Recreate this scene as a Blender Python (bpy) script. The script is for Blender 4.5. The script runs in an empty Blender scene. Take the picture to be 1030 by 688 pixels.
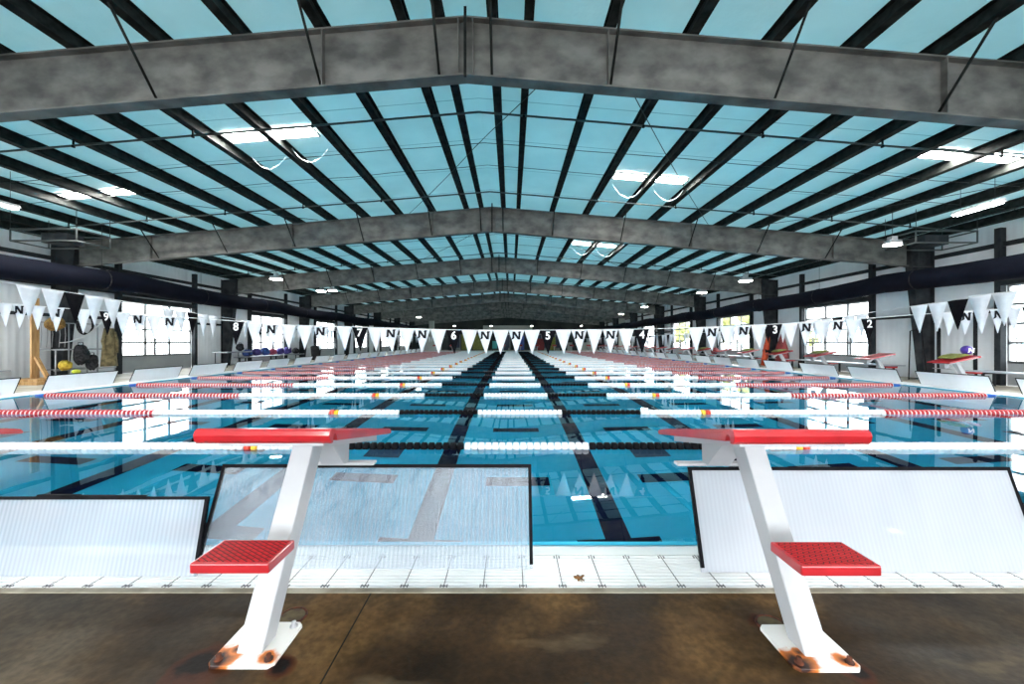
import bpy, math, random
from mathutils import Vector, Matrix
random.seed(7)
PI = math.pi
SC = bpy.context.scene
COL = SC.collection

# ------------------------------------------------------------------ camera, world, exposure
# x right, y into the hall, z up, water surface at z = 0
EYE = 1.27
cam = bpy.data.cameras.new('camera')
cam.sensor_width = 36.0
cam.lens = 400.0 / 1030.0 * 36.0
cam.shift_x = 1.0 / 1030.0
cam.clip_start = 0.02
cam.clip_end = 500
camo = bpy.data.objects.new('camera', cam)
COL.objects.link(camo)
camo.location = (0, 0, EYE)
camo.rotation_euler = (PI / 2, 0, 0)
SC.camera = camo

SC.view_settings.view_transform = 'Standard'
SC.view_settings.look = 'None'
SC.view_settings.gamma = 1
SC.view_settings.use_curve_mapping = False
SC.view_settings.exposure = 1.95

world = bpy.data.worlds.new('overcast_sky')
SC.world = world
world.use_nodes = True
bg = world.node_tree.nodes['Background']
bg.inputs[0].default_value = (0.93, 0.97, 1.0, 1)
bg.inputs[1].default_value = 3.3
LAMP = 24.0

cy = SC.cycles
cy.max_bounces = 14
cy.diffuse_bounces = 6
cy.glossy_bounces = 5
cy.transmission_bounces = 10
cy.transparent_max_bounces = 24
cy.caustics_refractive = True
cy.caustics_reflective = True
cy.blur_glossy = 0.3
cy.sample_clamp_indirect = 10
cy.use_denoising = True

# ------------------------------------------------------------------ materials
def nodes(name):
    m = bpy.data.materials.new(name)
    m.use_nodes = True
    nt = m.node_tree
    return m, nt, nt.nodes['Principled BSDF'], nt.nodes, nt.links

def hexc(r, g, b):
    f = lambda v: ((v / 255 + 0.055) / 1.055) ** 2.4 if v > 10 else v / 255 / 12.92
    return (f(r), f(g), f(b), 1)

def mat(name, c, rough=0.5, metal=0.0, c2=None, scale=4.0, lo=0.4, hi=0.6, bump=0.0, bscale=None, detail=5, coat=0, stretch=None, spec=None):
    m, nt, P, N, L = nodes(name)
    P.inputs['Base Color'].default_value = c
    P.inputs['Roughness'].default_value = rough
    P.inputs['Metallic'].default_value = metal
    if spec is None and max(c[:3]) < 0.06: spec = 0.08
    if spec is not None: P.inputs['Specular IOR Level'].default_value = spec
    if coat:
        P.inputs['Coat Weight'].default_value = coat
        P.inputs['Coat Roughness'].default_value = 0.12
    if c2 is not None or bump:
        tc = N.new('ShaderNodeTexCoord')
        src = tc.outputs['Object']
        if stretch:
            mp = N.new('ShaderNodeMapping'); mp.inputs['Scale'].default_value = stretch
            L.new(src, mp.inputs[0]); src = mp.outputs[0]
    if c2 is not None:
        n = N.new('ShaderNodeTexNoise'); n.inputs['Scale'].default_value = scale; n.inputs['Detail'].default_value = detail
        L.new(src, n.inputs['Vector'])
        r = N.new('ShaderNodeValToRGB')
        r.color_ramp.elements[0].position = lo; r.color_ramp.elements[0].color = c
        r.color_ramp.elements[1].position = hi; r.color_ramp.elements[1].color = c2
        L.new(n.outputs['Fac'], r.inputs[0]); L.new(r.outputs[0], P.inputs['Base Color'])
    if bump:
        n = N.new('ShaderNodeTexNoise'); n.inputs['Scale'].default_value = bscale or scale * 4; n.inputs['Detail'].default_value = 6
        L.new(src, n.inputs['Vector'])
        b = N.new('ShaderNodeBump'); b.inputs['Strength'].default_value = bump; b.inputs['Distance'].default_value = 0.01
        L.new(n.outputs['Fac'], b.inputs['Height']); L.new(b.outputs[0], P.inputs['Normal'])
    return m

def emit(name, c, s):
    m, nt, P, N, L = nodes(name)
    P.inputs['Base Color'].default_value = c
    P.inputs['Emission Color'].default_value = c
    P.inputs['Emission Strength'].default_value = s
    return m

M = {}
M['white'] = mat('white_powder_coat', (0.40, 0.405, 0.42, 1), 0.5, c2=(0.36, 0.365, 0.38, 1), scale=3, bump=0.03)
M['red'] = mat('red_plastic', hexc(170, 26, 34), 0.3, c2=hexc(154, 22, 30), scale=6, coat=0.7)
M['black_frame'] = mat('black_edge_strip', (0.002, 0.002, 0.003, 1), 0.7, c2=(0.006, 0.006, 0.008, 1), scale=12)
M['purlin'] = mat('dark_painted_steel', (0.010, 0.011, 0.011, 1), 0.6, 0.0, c2=(0.024, 0.027, 0.025, 1), scale=5)
M['dark'] = mat('black_paint', (0.012, 0.012, 0.014, 1), 0.55, c2=(0.02, 0.02, 0.022, 1), scale=8)
M['girt'] = mat('grey_girt_paint', (0.022, 0.025, 0.029, 1), 0.6, 0.0, c2=(0.036, 0.040, 0.044, 1), scale=4)
M['beam'] = mat('grey_primed_steel', (0.060, 0.058, 0.054, 1), 0.6, 0.0, c2=(0.175, 0.168, 0.155, 1), scale=2.2, lo=0.36, hi=0.66, bump=0.1, bscale=30, detail=8, stretch=(1, 1, 1.6))
M['column'] = mat('grey_column_steel', (0.022, 0.024, 0.027, 1), 0.6, 0.0, c2=(0.045, 0.048, 0.052, 1), scale=2.5, detail=7)
M['duct'] = mat('navy_duct_fabric', (0.005, 0.006, 0.012, 1), 0.9, c2=(0.009, 0.010, 0.018, 1), scale=2, bump=0.3, bscale=6, stretch=(1, 0.4, 1))
M['pipe'] = mat('grey_pipe', (0.09, 0.10, 0.10, 1), 0.4, 0.6)
M['rod'] = mat('dull_rod', (0.05, 0.055, 0.055, 1), 0.5, 0.5)
M['pennant_white'] = mat('white_pennant_vinyl', (0.86, 0.88, 0.92, 1), 0.5, c2=(0.76, 0.79, 0.84, 1), scale=10)
def cloth_through(m, f):
    nt = m.node_tree; N, L = nt.nodes, nt.links; P = N['Principled BSDF']
    tl = N.new('ShaderNodeBsdfTranslucent'); tl.inputs[0].default_value = (0.88, 0.90, 0.93, 1)
    ms = N.new('ShaderNodeMixShader'); ms.inputs[0].default_value = f
    L.new(P.outputs[0], ms.inputs[1]); L.new(tl.outputs[0], ms.inputs[2]); L.new(ms.outputs[0], N['Material Output'].inputs['Surface'])
cloth_through(M['pennant_white'], 0.3)
M['pennant_black'] = mat('black_pennant_vinyl', (0.002, 0.002, 0.004, 1), 0.8, c2=(0.005, 0.005, 0.007, 1), scale=10)
M['ink'] = mat('black_ink', (0.010, 0.010, 0.014, 1), 0.6)
M['ink_white'] = mat('white_ink', (0.9, 0.9, 0.9, 1), 0.6)
M['cord'] = mat('white_cord', (0.7, 0.7, 0.7, 1), 0.6)
M['float_white'] = mat('white_float_plastic', (0.85, 0.86, 0.87, 1), 0.35, c2=(0.76, 0.77, 0.78, 1), scale=30)
M['float_black'] = mat('black_float_plastic', (0.002, 0.0025, 0.004, 1), 0.5)
M['float_red'] = mat('red_float_plastic', hexc(186, 34, 44), 0.35, c2=hexc(168, 26, 38), scale=20)
M['float_pink'] = mat('pale_float_plastic', (0.80, 0.70, 0.70, 1), 0.4)
M['float_yellow'] = mat('yellow_float_plastic', hexc(232, 178, 30), 0.35)
M['float_orange'] = mat('orange_red_float_plastic', hexc(214, 60, 36), 0.35)
M['blue_plastic'] = mat('blue_plastic', hexc(30, 84, 178), 0.4)
M['lip'] = mat('white_gutter_lip', (0.78, 0.80, 0.80, 1), 0.4, c2=(0.70, 0.73, 0.74, 1), scale=3)
M['grate'] = mat('white_grating_plastic', (0.80, 0.81, 0.82, 1), 0.45, c2=(0.72, 0.73, 0.74, 1), scale=5)
M['grate_dark'] = mat('dark_slot', (0.10, 0.10, 0.11, 1), 0.7)
M['slot_shadow'] = mat('gutter_trough', (0.22, 0.23, 0.24, 1), 0.7)
M['curb'] = mat('beige_curb_concrete', hexc(140, 134, 120), 0.8, c2=hexc(112, 104, 90), scale=6, bump=0.2)
M['side_deck'] = mat('pale_deck_concrete', hexc(186, 178, 164), 0.6, c2=hexc(158, 148, 130), scale=1.3, bump=0.1, bscale=30)
M['cover'] = mat('weathered_cover', hexc(84, 74, 48), 0.8, c2=hexc(60, 44, 26), scale=20)
M['wood'] = mat('pine_board', hexc(190, 150, 100), 0.6, c2=hexc(160, 118, 72), scale=3, stretch=(6, 6, 0.8))
M['alu'] = mat('brushed_aluminium', (0.42, 0.45, 0.50, 1), 0.35, 0.7)
M['tube'] = mat('grey_rack_tube', (0.35, 0.36, 0.38, 1), 0.4, 0.6)
M['olive'] = mat('olive_foam', hexc(120, 122, 60), 0.85, c2=hexc(98, 100, 44), scale=5)
M['tan'] = mat('khaki_cloth', hexc(132, 118, 84), 0.9, c2=hexc(96, 86, 60), scale=8, bump=0.4, bscale=16)
M['black_cloth'] = mat('black_nylon', (0.012, 0.012, 0.014, 1), 0.7, c2=(0.035, 0.035, 0.038, 1), scale=14, bump=0.4, bscale=24)
M['yellow_cloth'] = mat('yellow_cloth', hexc(206, 176, 60), 0.8, c2=hexc(170, 136, 40), scale=12, bump=0.3)
M['gold'] = mat('gold_brown_cloth', hexc(150, 112, 52), 0.8, c2=hexc(104, 76, 36), scale=14, bump=0.3)
M['purple'] = mat('purple_plastic', hexc(74, 44, 150), 0.4, coat=0.3)
M['orange'] = mat('orange_vinyl', hexc(218, 84, 40), 0.5, c2=hexc(200, 66, 30), scale=6)
M['maroon'] = mat('dark_red_cover', hexc(128, 40, 42), 0.75, c2=hexc(96, 28, 30), scale=5, bump=0.3)
M['violet_cloth'] = mat('violet_nylon', hexc(80, 66, 140), 0.7, c2=hexc(58, 48, 110), scale=12)
M['blue_cloth'] = mat('blue_nylon', hexc(64, 88, 160), 0.7, c2=hexc(44, 62, 120), scale=12)
M['pink_cloth'] = mat('rose_nylon', hexc(170, 70, 100), 0.7, c2=hexc(140, 50, 80), scale=12)
M['teal'] = mat('teal_board', hexc(60, 150, 150), 0.6)
M['lime'] = mat('lime_ball', hexc(196, 206, 60), 0.6)
M['leaf'] = mat('dead_leaf', hexc(122, 84, 44), 0.8, c2=hexc(84, 54, 28), scale=60)
M['foliage'] = mat('pale_green_foliage', hexc(150, 150, 96), 0.9, c2=hexc(110, 118, 66), scale=3, bump=0.8, bscale=5)
M['bark'] = mat('bark', hexc(96, 82, 66), 0.9)
M['outside_ground'] = mat('outside_concrete', (0.62, 0.61, 0.58, 1), 0.9, c2=(0.54, 0.53, 0.50, 1), scale=0.6)
M['fence'] = mat('dark_fence_paint', (0.02, 0.022, 0.024, 1), 0.8)
M['farwall'] = mat('far_wall_dark', (0.030, 0.034, 0.034, 1), 0.8, c2=(0.05, 0.055, 0.052, 1), scale=0.5)
M['farpale'] = mat('pale_wall_board', (0.36, 0.36, 0.33, 1), 0.8)
M['navy'] = mat('navy_door_paint', (0.02, 0.025, 0.06, 1), 0.5)
M['door_panel'] = mat('grey_door_panel', (0.34, 0.35, 0.36, 1), 0.5, c2=(0.30, 0.31, 0.32, 1), scale=1.5)
M['door_rail'] = mat('aluminium_rail', (0.20, 0.205, 0.21, 1), 0.6, 0.0)
M['lamp'] = emit('lamp_glow', (0.95, 1.0, 0.93, 1), LAMP)
M['lamp_small'] = emit('lamp_glow_small', (1.0, 0.98, 0.9, 1), LAMP * 0.6)
M['skylight'] = emit('skylight_daylight', (1.0, 0.97, 0.92, 1), 46.0)

def wall_mat():
    m, nt, P, N, L = nodes('white_corrugated_liner')
    tc = N.new('ShaderNodeTexCoord')
    w = N.new('ShaderNodeTexWave'); w.wave_type = 'BANDS'; w.bands_direction = 'Y'; w.inputs['Scale'].default_value = 1.6
    L.new(tc.outputs['Object'], w.inputs['Vector'])
    b = N.new('ShaderNodeBump'); b.inputs['Strength'].default_value = 0.35; b.inputs['Distance'].default_value = 0.02
    L.new(w.outputs['Fac'], b.inputs['Height']); L.new(b.outputs[0], P.inputs['Normal'])
    n = N.new('ShaderNodeTexNoise'); n.inputs['Scale'].default_value = 0.9; n.inputs['Detail'].default_value = 6
    L.new(tc.outputs['Object'], n.inputs['Vector'])
    r = N.new('ShaderNodeValToRGB')
    r.color_ramp.elements[0].position = 0.35; r.color_ramp.elements[0].color = (0.70, 0.71, 0.735, 1)
    r.color_ramp.elements[1].position = 0.6; r.color_ramp.elements[1].color = (0.82, 0.83, 0.85, 1)
    L.new(n.outputs['Fac'], r.inputs[0]); L.new(r.outputs[0], P.inputs['Base Color'])
    P.inputs['Roughness'].default_value = 0.6
    return m
M['wall'] = wall_mat()

def ceiling_mat():
    m, nt, P, N, L = nodes('roof_insulation_facing')
    tc = N.new('ShaderNodeTexCoord')
    n = N.new('ShaderNodeTexNoise'); n.inputs['Scale'].default_value = 0.7; n.inputs['Detail'].default_value = 7
    L.new(tc.outputs['Object'], n.inputs['Vector'])
    r = N.new('ShaderNodeValToRGB')
    r.color_ramp.elements[0].position = 0.35; r.color_ramp.elements[0].color = (0.60, 0.70, 0.70, 1)
    r.color_ramp.elements[1].position = 0.65; r.color_ramp.elements[1].color = (0.76, 0.84, 0.83, 1)
    L.new(n.outputs['Fac'], r.inputs[0])
    # fabric seams every 1.2 m along the hall
    s = N.new('ShaderNodeSeparateXYZ'); L.new(tc.outputs['Object'], s.inputs[0])
    d = N.new('ShaderNodeMath'); d.operation = 'PINGPONG'; d.inputs[1].default_value = 0.76
    L.new(s.outputs['Y'], d.inputs[0])
    c = N.new('ShaderNodeMath'); c.operation = 'LESS_THAN'; c.inputs[1].default_value = 0.012
    L.new(d.outputs[0], c.inputs[0])
    mx = N.new('ShaderNodeMix'); mx.data_type = 'RGBA'
    mx.inputs['B'].default_value = (0.30, 0.40, 0.41, 1)
    L.new(c.outputs[0], mx.inputs['Factor']); L.new(r.outputs[0], mx.inputs['A'])
    L.new(mx.outputs['Result'], P.inputs['Base Color'])
    n2 = N.new('ShaderNodeTexNoise'); n2.inputs['Scale'].default_value = 5; n2.inputs['Detail'].default_value = 4
    L.new(tc.outputs['Object'], n2.inputs['Vector'])
    b = N.new('ShaderNodeBump'); b.inputs['Strength'].default_value = 0.5; b.inputs['Distance'].default_value = 0.03
    L.new(n2.outputs['Fac'], b.inputs['Height']); L.new(b.outputs[0], P.inputs['Normal'])
    P.inputs['Roughness'].default_value = 0.45
    tl = N.new('ShaderNodeBsdfTranslucent'); tl.inputs[0].default_value = (0.38, 0.92, 1.0, 1)  # cyan translucency added: lining glows in place of light bounced off the water
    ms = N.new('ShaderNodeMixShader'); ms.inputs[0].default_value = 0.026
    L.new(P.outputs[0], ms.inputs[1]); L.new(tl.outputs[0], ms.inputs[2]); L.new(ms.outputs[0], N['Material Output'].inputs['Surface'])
    return m
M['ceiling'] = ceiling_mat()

def water_mat():
    m, nt, P, N, L = nodes('pool_water')
    P.inputs['Base Color'].default_value = (0.86, 0.97, 1.0, 1)
    P.inputs['Roughness'].default_value = 0.0
    P.inputs['IOR'].default_value = 1.333
    P.inputs['Transmission Weight'].default_value = 1.0
    tc = N.new('ShaderNodeTexCoord')
    n = N.new('ShaderNodeTexNoise'); n.inputs['Scale'].default_value = 1.2; n.inputs['Detail'].default_value = 2
    L.new(tc.outputs['Object'], n.inputs['Vector'])
    b = N.new('ShaderNodeBump'); b.inputs['Strength'].default_value = 0.06; b.inputs['Distance'].default_value = 0.02
    L.new(n.outputs['Fac'], b.inputs['Height']); L.new(b.outputs[0], P.inputs['Normal'])
    return m
M['water'] = water_mat()
M['pool_blue'] = mat('pool_plaster_blue', (0.005, 0.40, 0.61, 1), 0.8, c2=(0.004, 0.37, 0.58, 1), scale=0.8)
M['pool_wall'] = mat('pool_wall_blue', (0.03, 0.40, 0.58, 1), 0.7)
M['pool_line'] = mat('pool_line_tile', (0.0015, 0.004, 0.025, 1), 0.8)
M['drain'] = mat('drain_grille', (0.010, 0.035, 0.085, 1), 0.6)

def glass_pane():
    m, nt, P, N, L = nodes('window_glass')
    t = N.new('ShaderNodeBsdfTransparent'); t.inputs[0].default_value = (0.95, 0.97, 0.97, 1)
    g = N.new('ShaderNodeBsdfGlossy'); g.inputs['Roughness'].default_value = 0.02
    mx = N.new('ShaderNodeMixShader'); mx.inputs[0].default_value = 0.06
    L.new(t.outputs[0], mx.inputs[1]); L.new(g.outputs[0], mx.inputs[2])
    L.new(mx.outputs[0], N['Material Output'].inputs['Surface'])
    return m
M['glass'] = glass_pane()

def poly_mat(name, opacity, tint=(0.52, 0.55, 0.60, 1), rib=0.13):
    """twin-wall polycarbonate: clear channels between whitish ribs"""
    m, nt, P, N, L = nodes(name)
    P.inputs['Base Color'].default_value = tint
    P.inputs['Roughness'].default_value = 0.35
    tc = N.new('ShaderNodeTexCoord')
    w = N.new('ShaderNodeTexWave'); w.wave_type = 'BANDS'; w.bands_direction = 'X'; w.inputs['Scale'].default_value = 13.5
    L.new(tc.outputs['Object'], w.inputs['Vector'])
    n = N.new('ShaderNodeTexNoise'); n.inputs['Scale'].default_value = 2.0; n.inputs['Detail'].default_value = 2
    mp = N.new('ShaderNodeMapping'); mp.inputs['Scale'].default_value = (2.2, 1, 0.8)
    L.new(tc.outputs['Object'], mp.inputs[0]); L.new(mp.outputs[0], n.inputs['Vector'])
    a = N.new('ShaderNodeMath'); a.operation = 'MULTIPLY_ADD'; a.inputs[1].default_value = rib; a.inputs[2].default_value = opacity - 0.10
    L.new(w.outputs['Fac'], a.inputs[0])
    a2 = N.new('ShaderNodeMath'); a2.operation = 'MULTIPLY_ADD'; a2.inputs[1].default_value = 0.16
    L.new(n.outputs['Fac'], a2.inputs[0]); L.new(a.outputs[0], a2.inputs[2]); a2.use_clamp = True
    t = N.new('ShaderNodeBsdfTransparent'); t.inputs[0].default_value = (0.93, 0.96, 0.98, 1)
    tl = N.new('ShaderNodeBsdfTranslucent'); tl.inputs[0].default_value = tint
    ms = N.new('ShaderNodeMixShader'); ms.inputs[0].default_value = 0.4
    L.new(P.outputs[0], ms.inputs[1]); L.new(tl.outputs[0], ms.inputs[2])
    mx = N.new('ShaderNodeMixShader')
    L.new(a2.outputs[0], mx.inputs[0]); L.new(t.outputs[0], mx.inputs[1]); L.new(ms.outputs[0], mx.inputs[2])
    L.new(mx.outputs[0], N['Material Output'].inputs['Surface'])
    return m
M['poly_clear'] = poly_mat('twinwall_sheet_clear', 0.25, rib=0.09)
M['poly_milky'] = poly_mat('twinwall_sheet_milky', 0.50)
M['poly_glare'] = poly_mat('twinwall_sheet_glare', 0.80, (0.50, 0.52, 0.56, 1), 0.05)  # raised opacity puts reflected window light into this sheet's colour
M['poly_side'] = poly_mat('twinwall_sheet_side', 1.0, (0.90, 0.91, 0.93, 1), 0.02)

BLOCK_X = [-1.015, 1.178]
def deck_mat():
    m, nt, P, N, L = nodes('wet_brown_concrete')
    tc = N.new('ShaderNodeTexCoord'); O = tc.outputs['Object']
    def noise(s, d=6, st=None):
        src = O
        if st:
            mp = N.new('ShaderNodeMapping'); mp.inputs['Scale'].default_value = st; L.new(O, mp.inputs[0]); src = mp.outputs[0]
        n = N.new('ShaderNodeTexNoise'); n.inputs['Scale'].default_value = s; n.inputs['Detail'].default_value = d
        L.new(src, n.inputs['Vector']); return n.outputs['Fac']
    def ramp(f, stops):
        r = N.new('ShaderNodeValToRGB')
        for i, (p, c) in enumerate(stops):
            e = r.color_ramp.elements[i] if i < 2 else r.color_ramp.elements.new(p)
            e.position = p; e.color = c
        L.new(f, r.inputs[0]); return r.outputs[0]
    def mix(f, a, b, mode='MIX'):
        x = N.new('ShaderNodeMix'); x.data_type = 'RGBA'; x.blend_type = mode
        if isinstance(f, float): x.inputs['Factor'].default_value = f
        else: L.new(f, x.inputs['Factor'])
        for k, v in (('A', a), ('B', b)):
            if isinstance(v, tuple): x.inputs[k].default_value = v
            else: L.new(v, x.inputs[k])
        return x.outputs['Result']
    def math_(op, a, b=None, c=None):
        x = N.new('ShaderNodeMath'); x.operation = op
        for k, v in enumerate((a, b, c)):
            if v is None: continue
            if isinstance(v, (int, float)): x.inputs[k].default_value = v
            else: L.new(v, x.inputs[k])
        return x.outputs[0]
    base = ramp(noise(1.5, 10), [(0.32, hexc(24, 15, 7)), (0.70, hexc(116, 88, 52)), (0.5, hexc(54, 38, 20))])
    fine = ramp(noise(34, 10), [(0.35, (0.40, 0.40, 0.40, 1)), (0.68, (1.0, 1.0, 1.0, 1))])
    c = mix(0.7, base, fine, 'MULTIPLY')
    # greyer, cleaner slab to the left and right, brown algae film in the middle
    s = N.new('ShaderNodeSeparateXYZ'); L.new(O, s.inputs[0])
    ax = math_('ABSOLUTE', math_('SUBTRACT', s.outputs['X'], 0.15))
    g = math_('ADD', math_('MULTIPLY', ax, 0.42), math_('MULTIPLY', math_('SUBTRACT', noise(1.1, 5), 0.5), 1.6))
    gm = ramp(g, [(0.45, (0, 0, 0, 1)), (1.1, (0.85, 0.85, 0.85, 1))])
    grey = ramp(noise(2.4, 9), [(0.3, hexc(22, 19, 16)), (0.72, hexc(96, 86, 72))])
    c = mix(gm, c, mix(0.6, grey, fine, 'MULTIPLY'))
    pale = ramp(noise(2.2, 7, (0.7, 2.2, 1)), [(0.60, (0, 0, 0, 1)), (0.78, (0.5, 0.5, 0.5, 1))])
    c = mix(pale, c, hexc(126, 108, 80))
    nz = noise(9, 7)
    for (px, py, rr) in ((-1.16, 1.495, 0.135), (-0.87, 1.49, 0.06), (1.10, 1.71, 0.07), (1.27, 1.48, 0.06)):
        v = N.new('ShaderNodeVectorMath'); v.operation = 'DISTANCE'
        L.new(O, v.inputs[0]); v.inputs[1].default_value = (px, py, 0.05)
        d = math_('DIVIDE', v.outputs['Value'], rr)
        d = math_('ADD', d, math_('MULTIPLY', math_('SUBTRACT', nz, 0.5), 1.6))
        halo = ramp(d, [(0.6, (0.95, 0.95, 0.95, 1)), (1.3, (0, 0, 0, 1))])
        core = ramp(d, [(0.4, (1, 1, 1, 1)), (0.95, (0, 0, 0, 1))])
        c = mix(halo, c, hexc(84, 38, 14))
        c = mix(core, c, hexc(14, 7, 6))
    jx = math_('LESS_THAN', math_('ABSOLUTE', math_('SUBTRACT', s.outputs['X'], -0.68)), 0.0035)
    jx2 = math_('LESS_THAN', math_('ABSOLUTE', math_('SUBTRACT', s.outputs['X'], 3.9)), 0.0035)
    j = math_('MAXIMUM', jx, jx2)
    c = mix(j, c, (0.004, 0.004, 0.004, 1))
    L.new(c, P.inputs['Base Color'])
    rg = ramp(noise(1.5, 5), [(0.35, (0.45, 0.45, 0.45, 1)), (0.7, (0.75, 0.75, 0.75, 1))])
    L.new(rg, P.inputs['Roughness']); P.inputs['Specular IOR Level'].default_value = 0.12
    b = N.new('ShaderNodeBump'); b.inputs['Strength'].default_value = 0.25; b.inputs['Distance'].default_value = 0.004
    h = math_('SUBTRACT', noise(55, 6), math_('MULTIPLY', j, 3.0))
    L.new(h, b.inputs['Height']); L.new(b.outputs[0], P.inputs['Normal'])
    return m
M['deck'] = deck_mat()

def rusty_white():
    m, nt, P, N, L = nodes('rust_stained_white_plate')
    tc = N.new('ShaderNodeTexCoord'); O = tc.outputs['Object']
    n = N.new('ShaderNodeTexNoise'); n.inputs['Scale'].default_value = 16; n.inputs['Detail'].default_value = 7; L.new(O, n.inputs['Vector'])
    prev = (0.72, 0.71, 0.68, 1)
    for (px, py, rr) in ((-0.105, -0.02, 0.085), (0.085, -0.01, 0.045), (-0.06, 0.03, 0.03)):
        v = N.new('ShaderNodeVectorMath'); v.operation = 'DISTANCE'; L.new(O, v.inputs[0]); v.inputs[1].default_value = (px, py, 0.01)
        d = N.new('ShaderNodeMath'); d.operation = 'DIVIDE'; L.new(v.outputs['Value'], d.inputs[0]); d.inputs[1].default_value = rr
        a = N.new('ShaderNodeMath'); a.operation = 'MULTIPLY_ADD'; a.inputs[1].default_value = 1.3; L.new(n.outputs['Fac'], a.inputs[0]); L.new(d.outputs[0], a.inputs[2])
        r = N.new('ShaderNodeValToRGB')
        r.color_ramp.elements[0].position = 0.85; r.color_ramp.elements[0].color = (1, 1, 1, 1)
        r.color_ramp.elements[1].position = 1.0; r.color_ramp.elements[1].color = (0, 0, 0, 1)
        sc_ = N.new('ShaderNodeMath'); sc_.operation = 'MULTIPLY'; sc_.inputs[1].default_value = 0.6; L.new(a.outputs[0], sc_.inputs[0])
        L.new(sc_.outputs[0], r.inputs[0])
        cr = N.new('ShaderNodeValToRGB')
        cr.color_ramp.elements[0].position = 0.55; cr.color_ramp.elements[0].color = hexc(40, 14, 8)
        cr.color_ramp.elements[1].position = 0.85; cr.color_ramp.elements[1].color = hexc(200, 110, 40)
        L.new(sc_.outputs[0], cr.inputs[0])
        mx = N.new('ShaderNodeMix'); mx.data_type = 'RGBA'
        L.new(r.outputs[0], mx.inputs['Factor'])
        if isinstance(prev, tuple): mx.inputs['A'].default_value = prev
        else: L.new(prev, mx.inputs['A'])
        L.new(cr.outputs[0], mx.inputs['B']); prev = mx.outputs['Result']
    L.new(prev, P.inputs['Base Color']); P.inputs['Roughness'].default_value = 0.5
    return m
M['plate'] = rusty_white()
M['rust'] = mat('rusty_iron', hexc(96, 44, 18), 0.9, c2=hexc(50, 24, 14), scale=30)

def tread_mat():
    m, nt, P, N, L = nodes('red_tread_plastic')
    tc = N.new('ShaderNodeTexCoord')
    mp = N.new('ShaderNodeMapping'); mp.inputs['Rotation'].default_value = (0, 0, math.radians(32)); mp.inputs['Scale'].default_value = (1, 1, 1)
    L.new(tc.outputs['Object'], mp.inputs[0])
    w = N.new('ShaderNodeTexBrick'); w.inputs['Scale'].default_value = 24
    w.inputs['Color1'].default_value = hexc(176, 26, 34); w.inputs['Color2'].default_value = hexc(160, 22, 30)
    w.inputs['Mortar'].default_value = hexc(64, 6, 10); w.inputs['Mortar Size'].default_value = 0.055; w.inputs['Mortar Smooth'].default_value = 0.4
    w.inputs['Brick Width'].default_value = 0.9; w.inputs['Row Height'].default_value = 0.36
    L.new(mp.outputs[0], w.inputs['Vector'])
    L.new(w.outputs['Color'], P.inputs['Base Color'])
    b = N.new('ShaderNodeBump'); b.inputs['Strength'].default_value = 0.7; b.inputs['Distance'].default_value = 0.004; b.invert = True
    L.new(w.outputs['Fac'], b.inputs['Height']); L.new(b.outputs[0], P.inputs['Normal'])
    P.inputs['Roughness'].default_value = 0.6; P.inputs['Specular IOR Level'].default_value = 0.15
    return m
M['tread'] = tread_mat()

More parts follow.
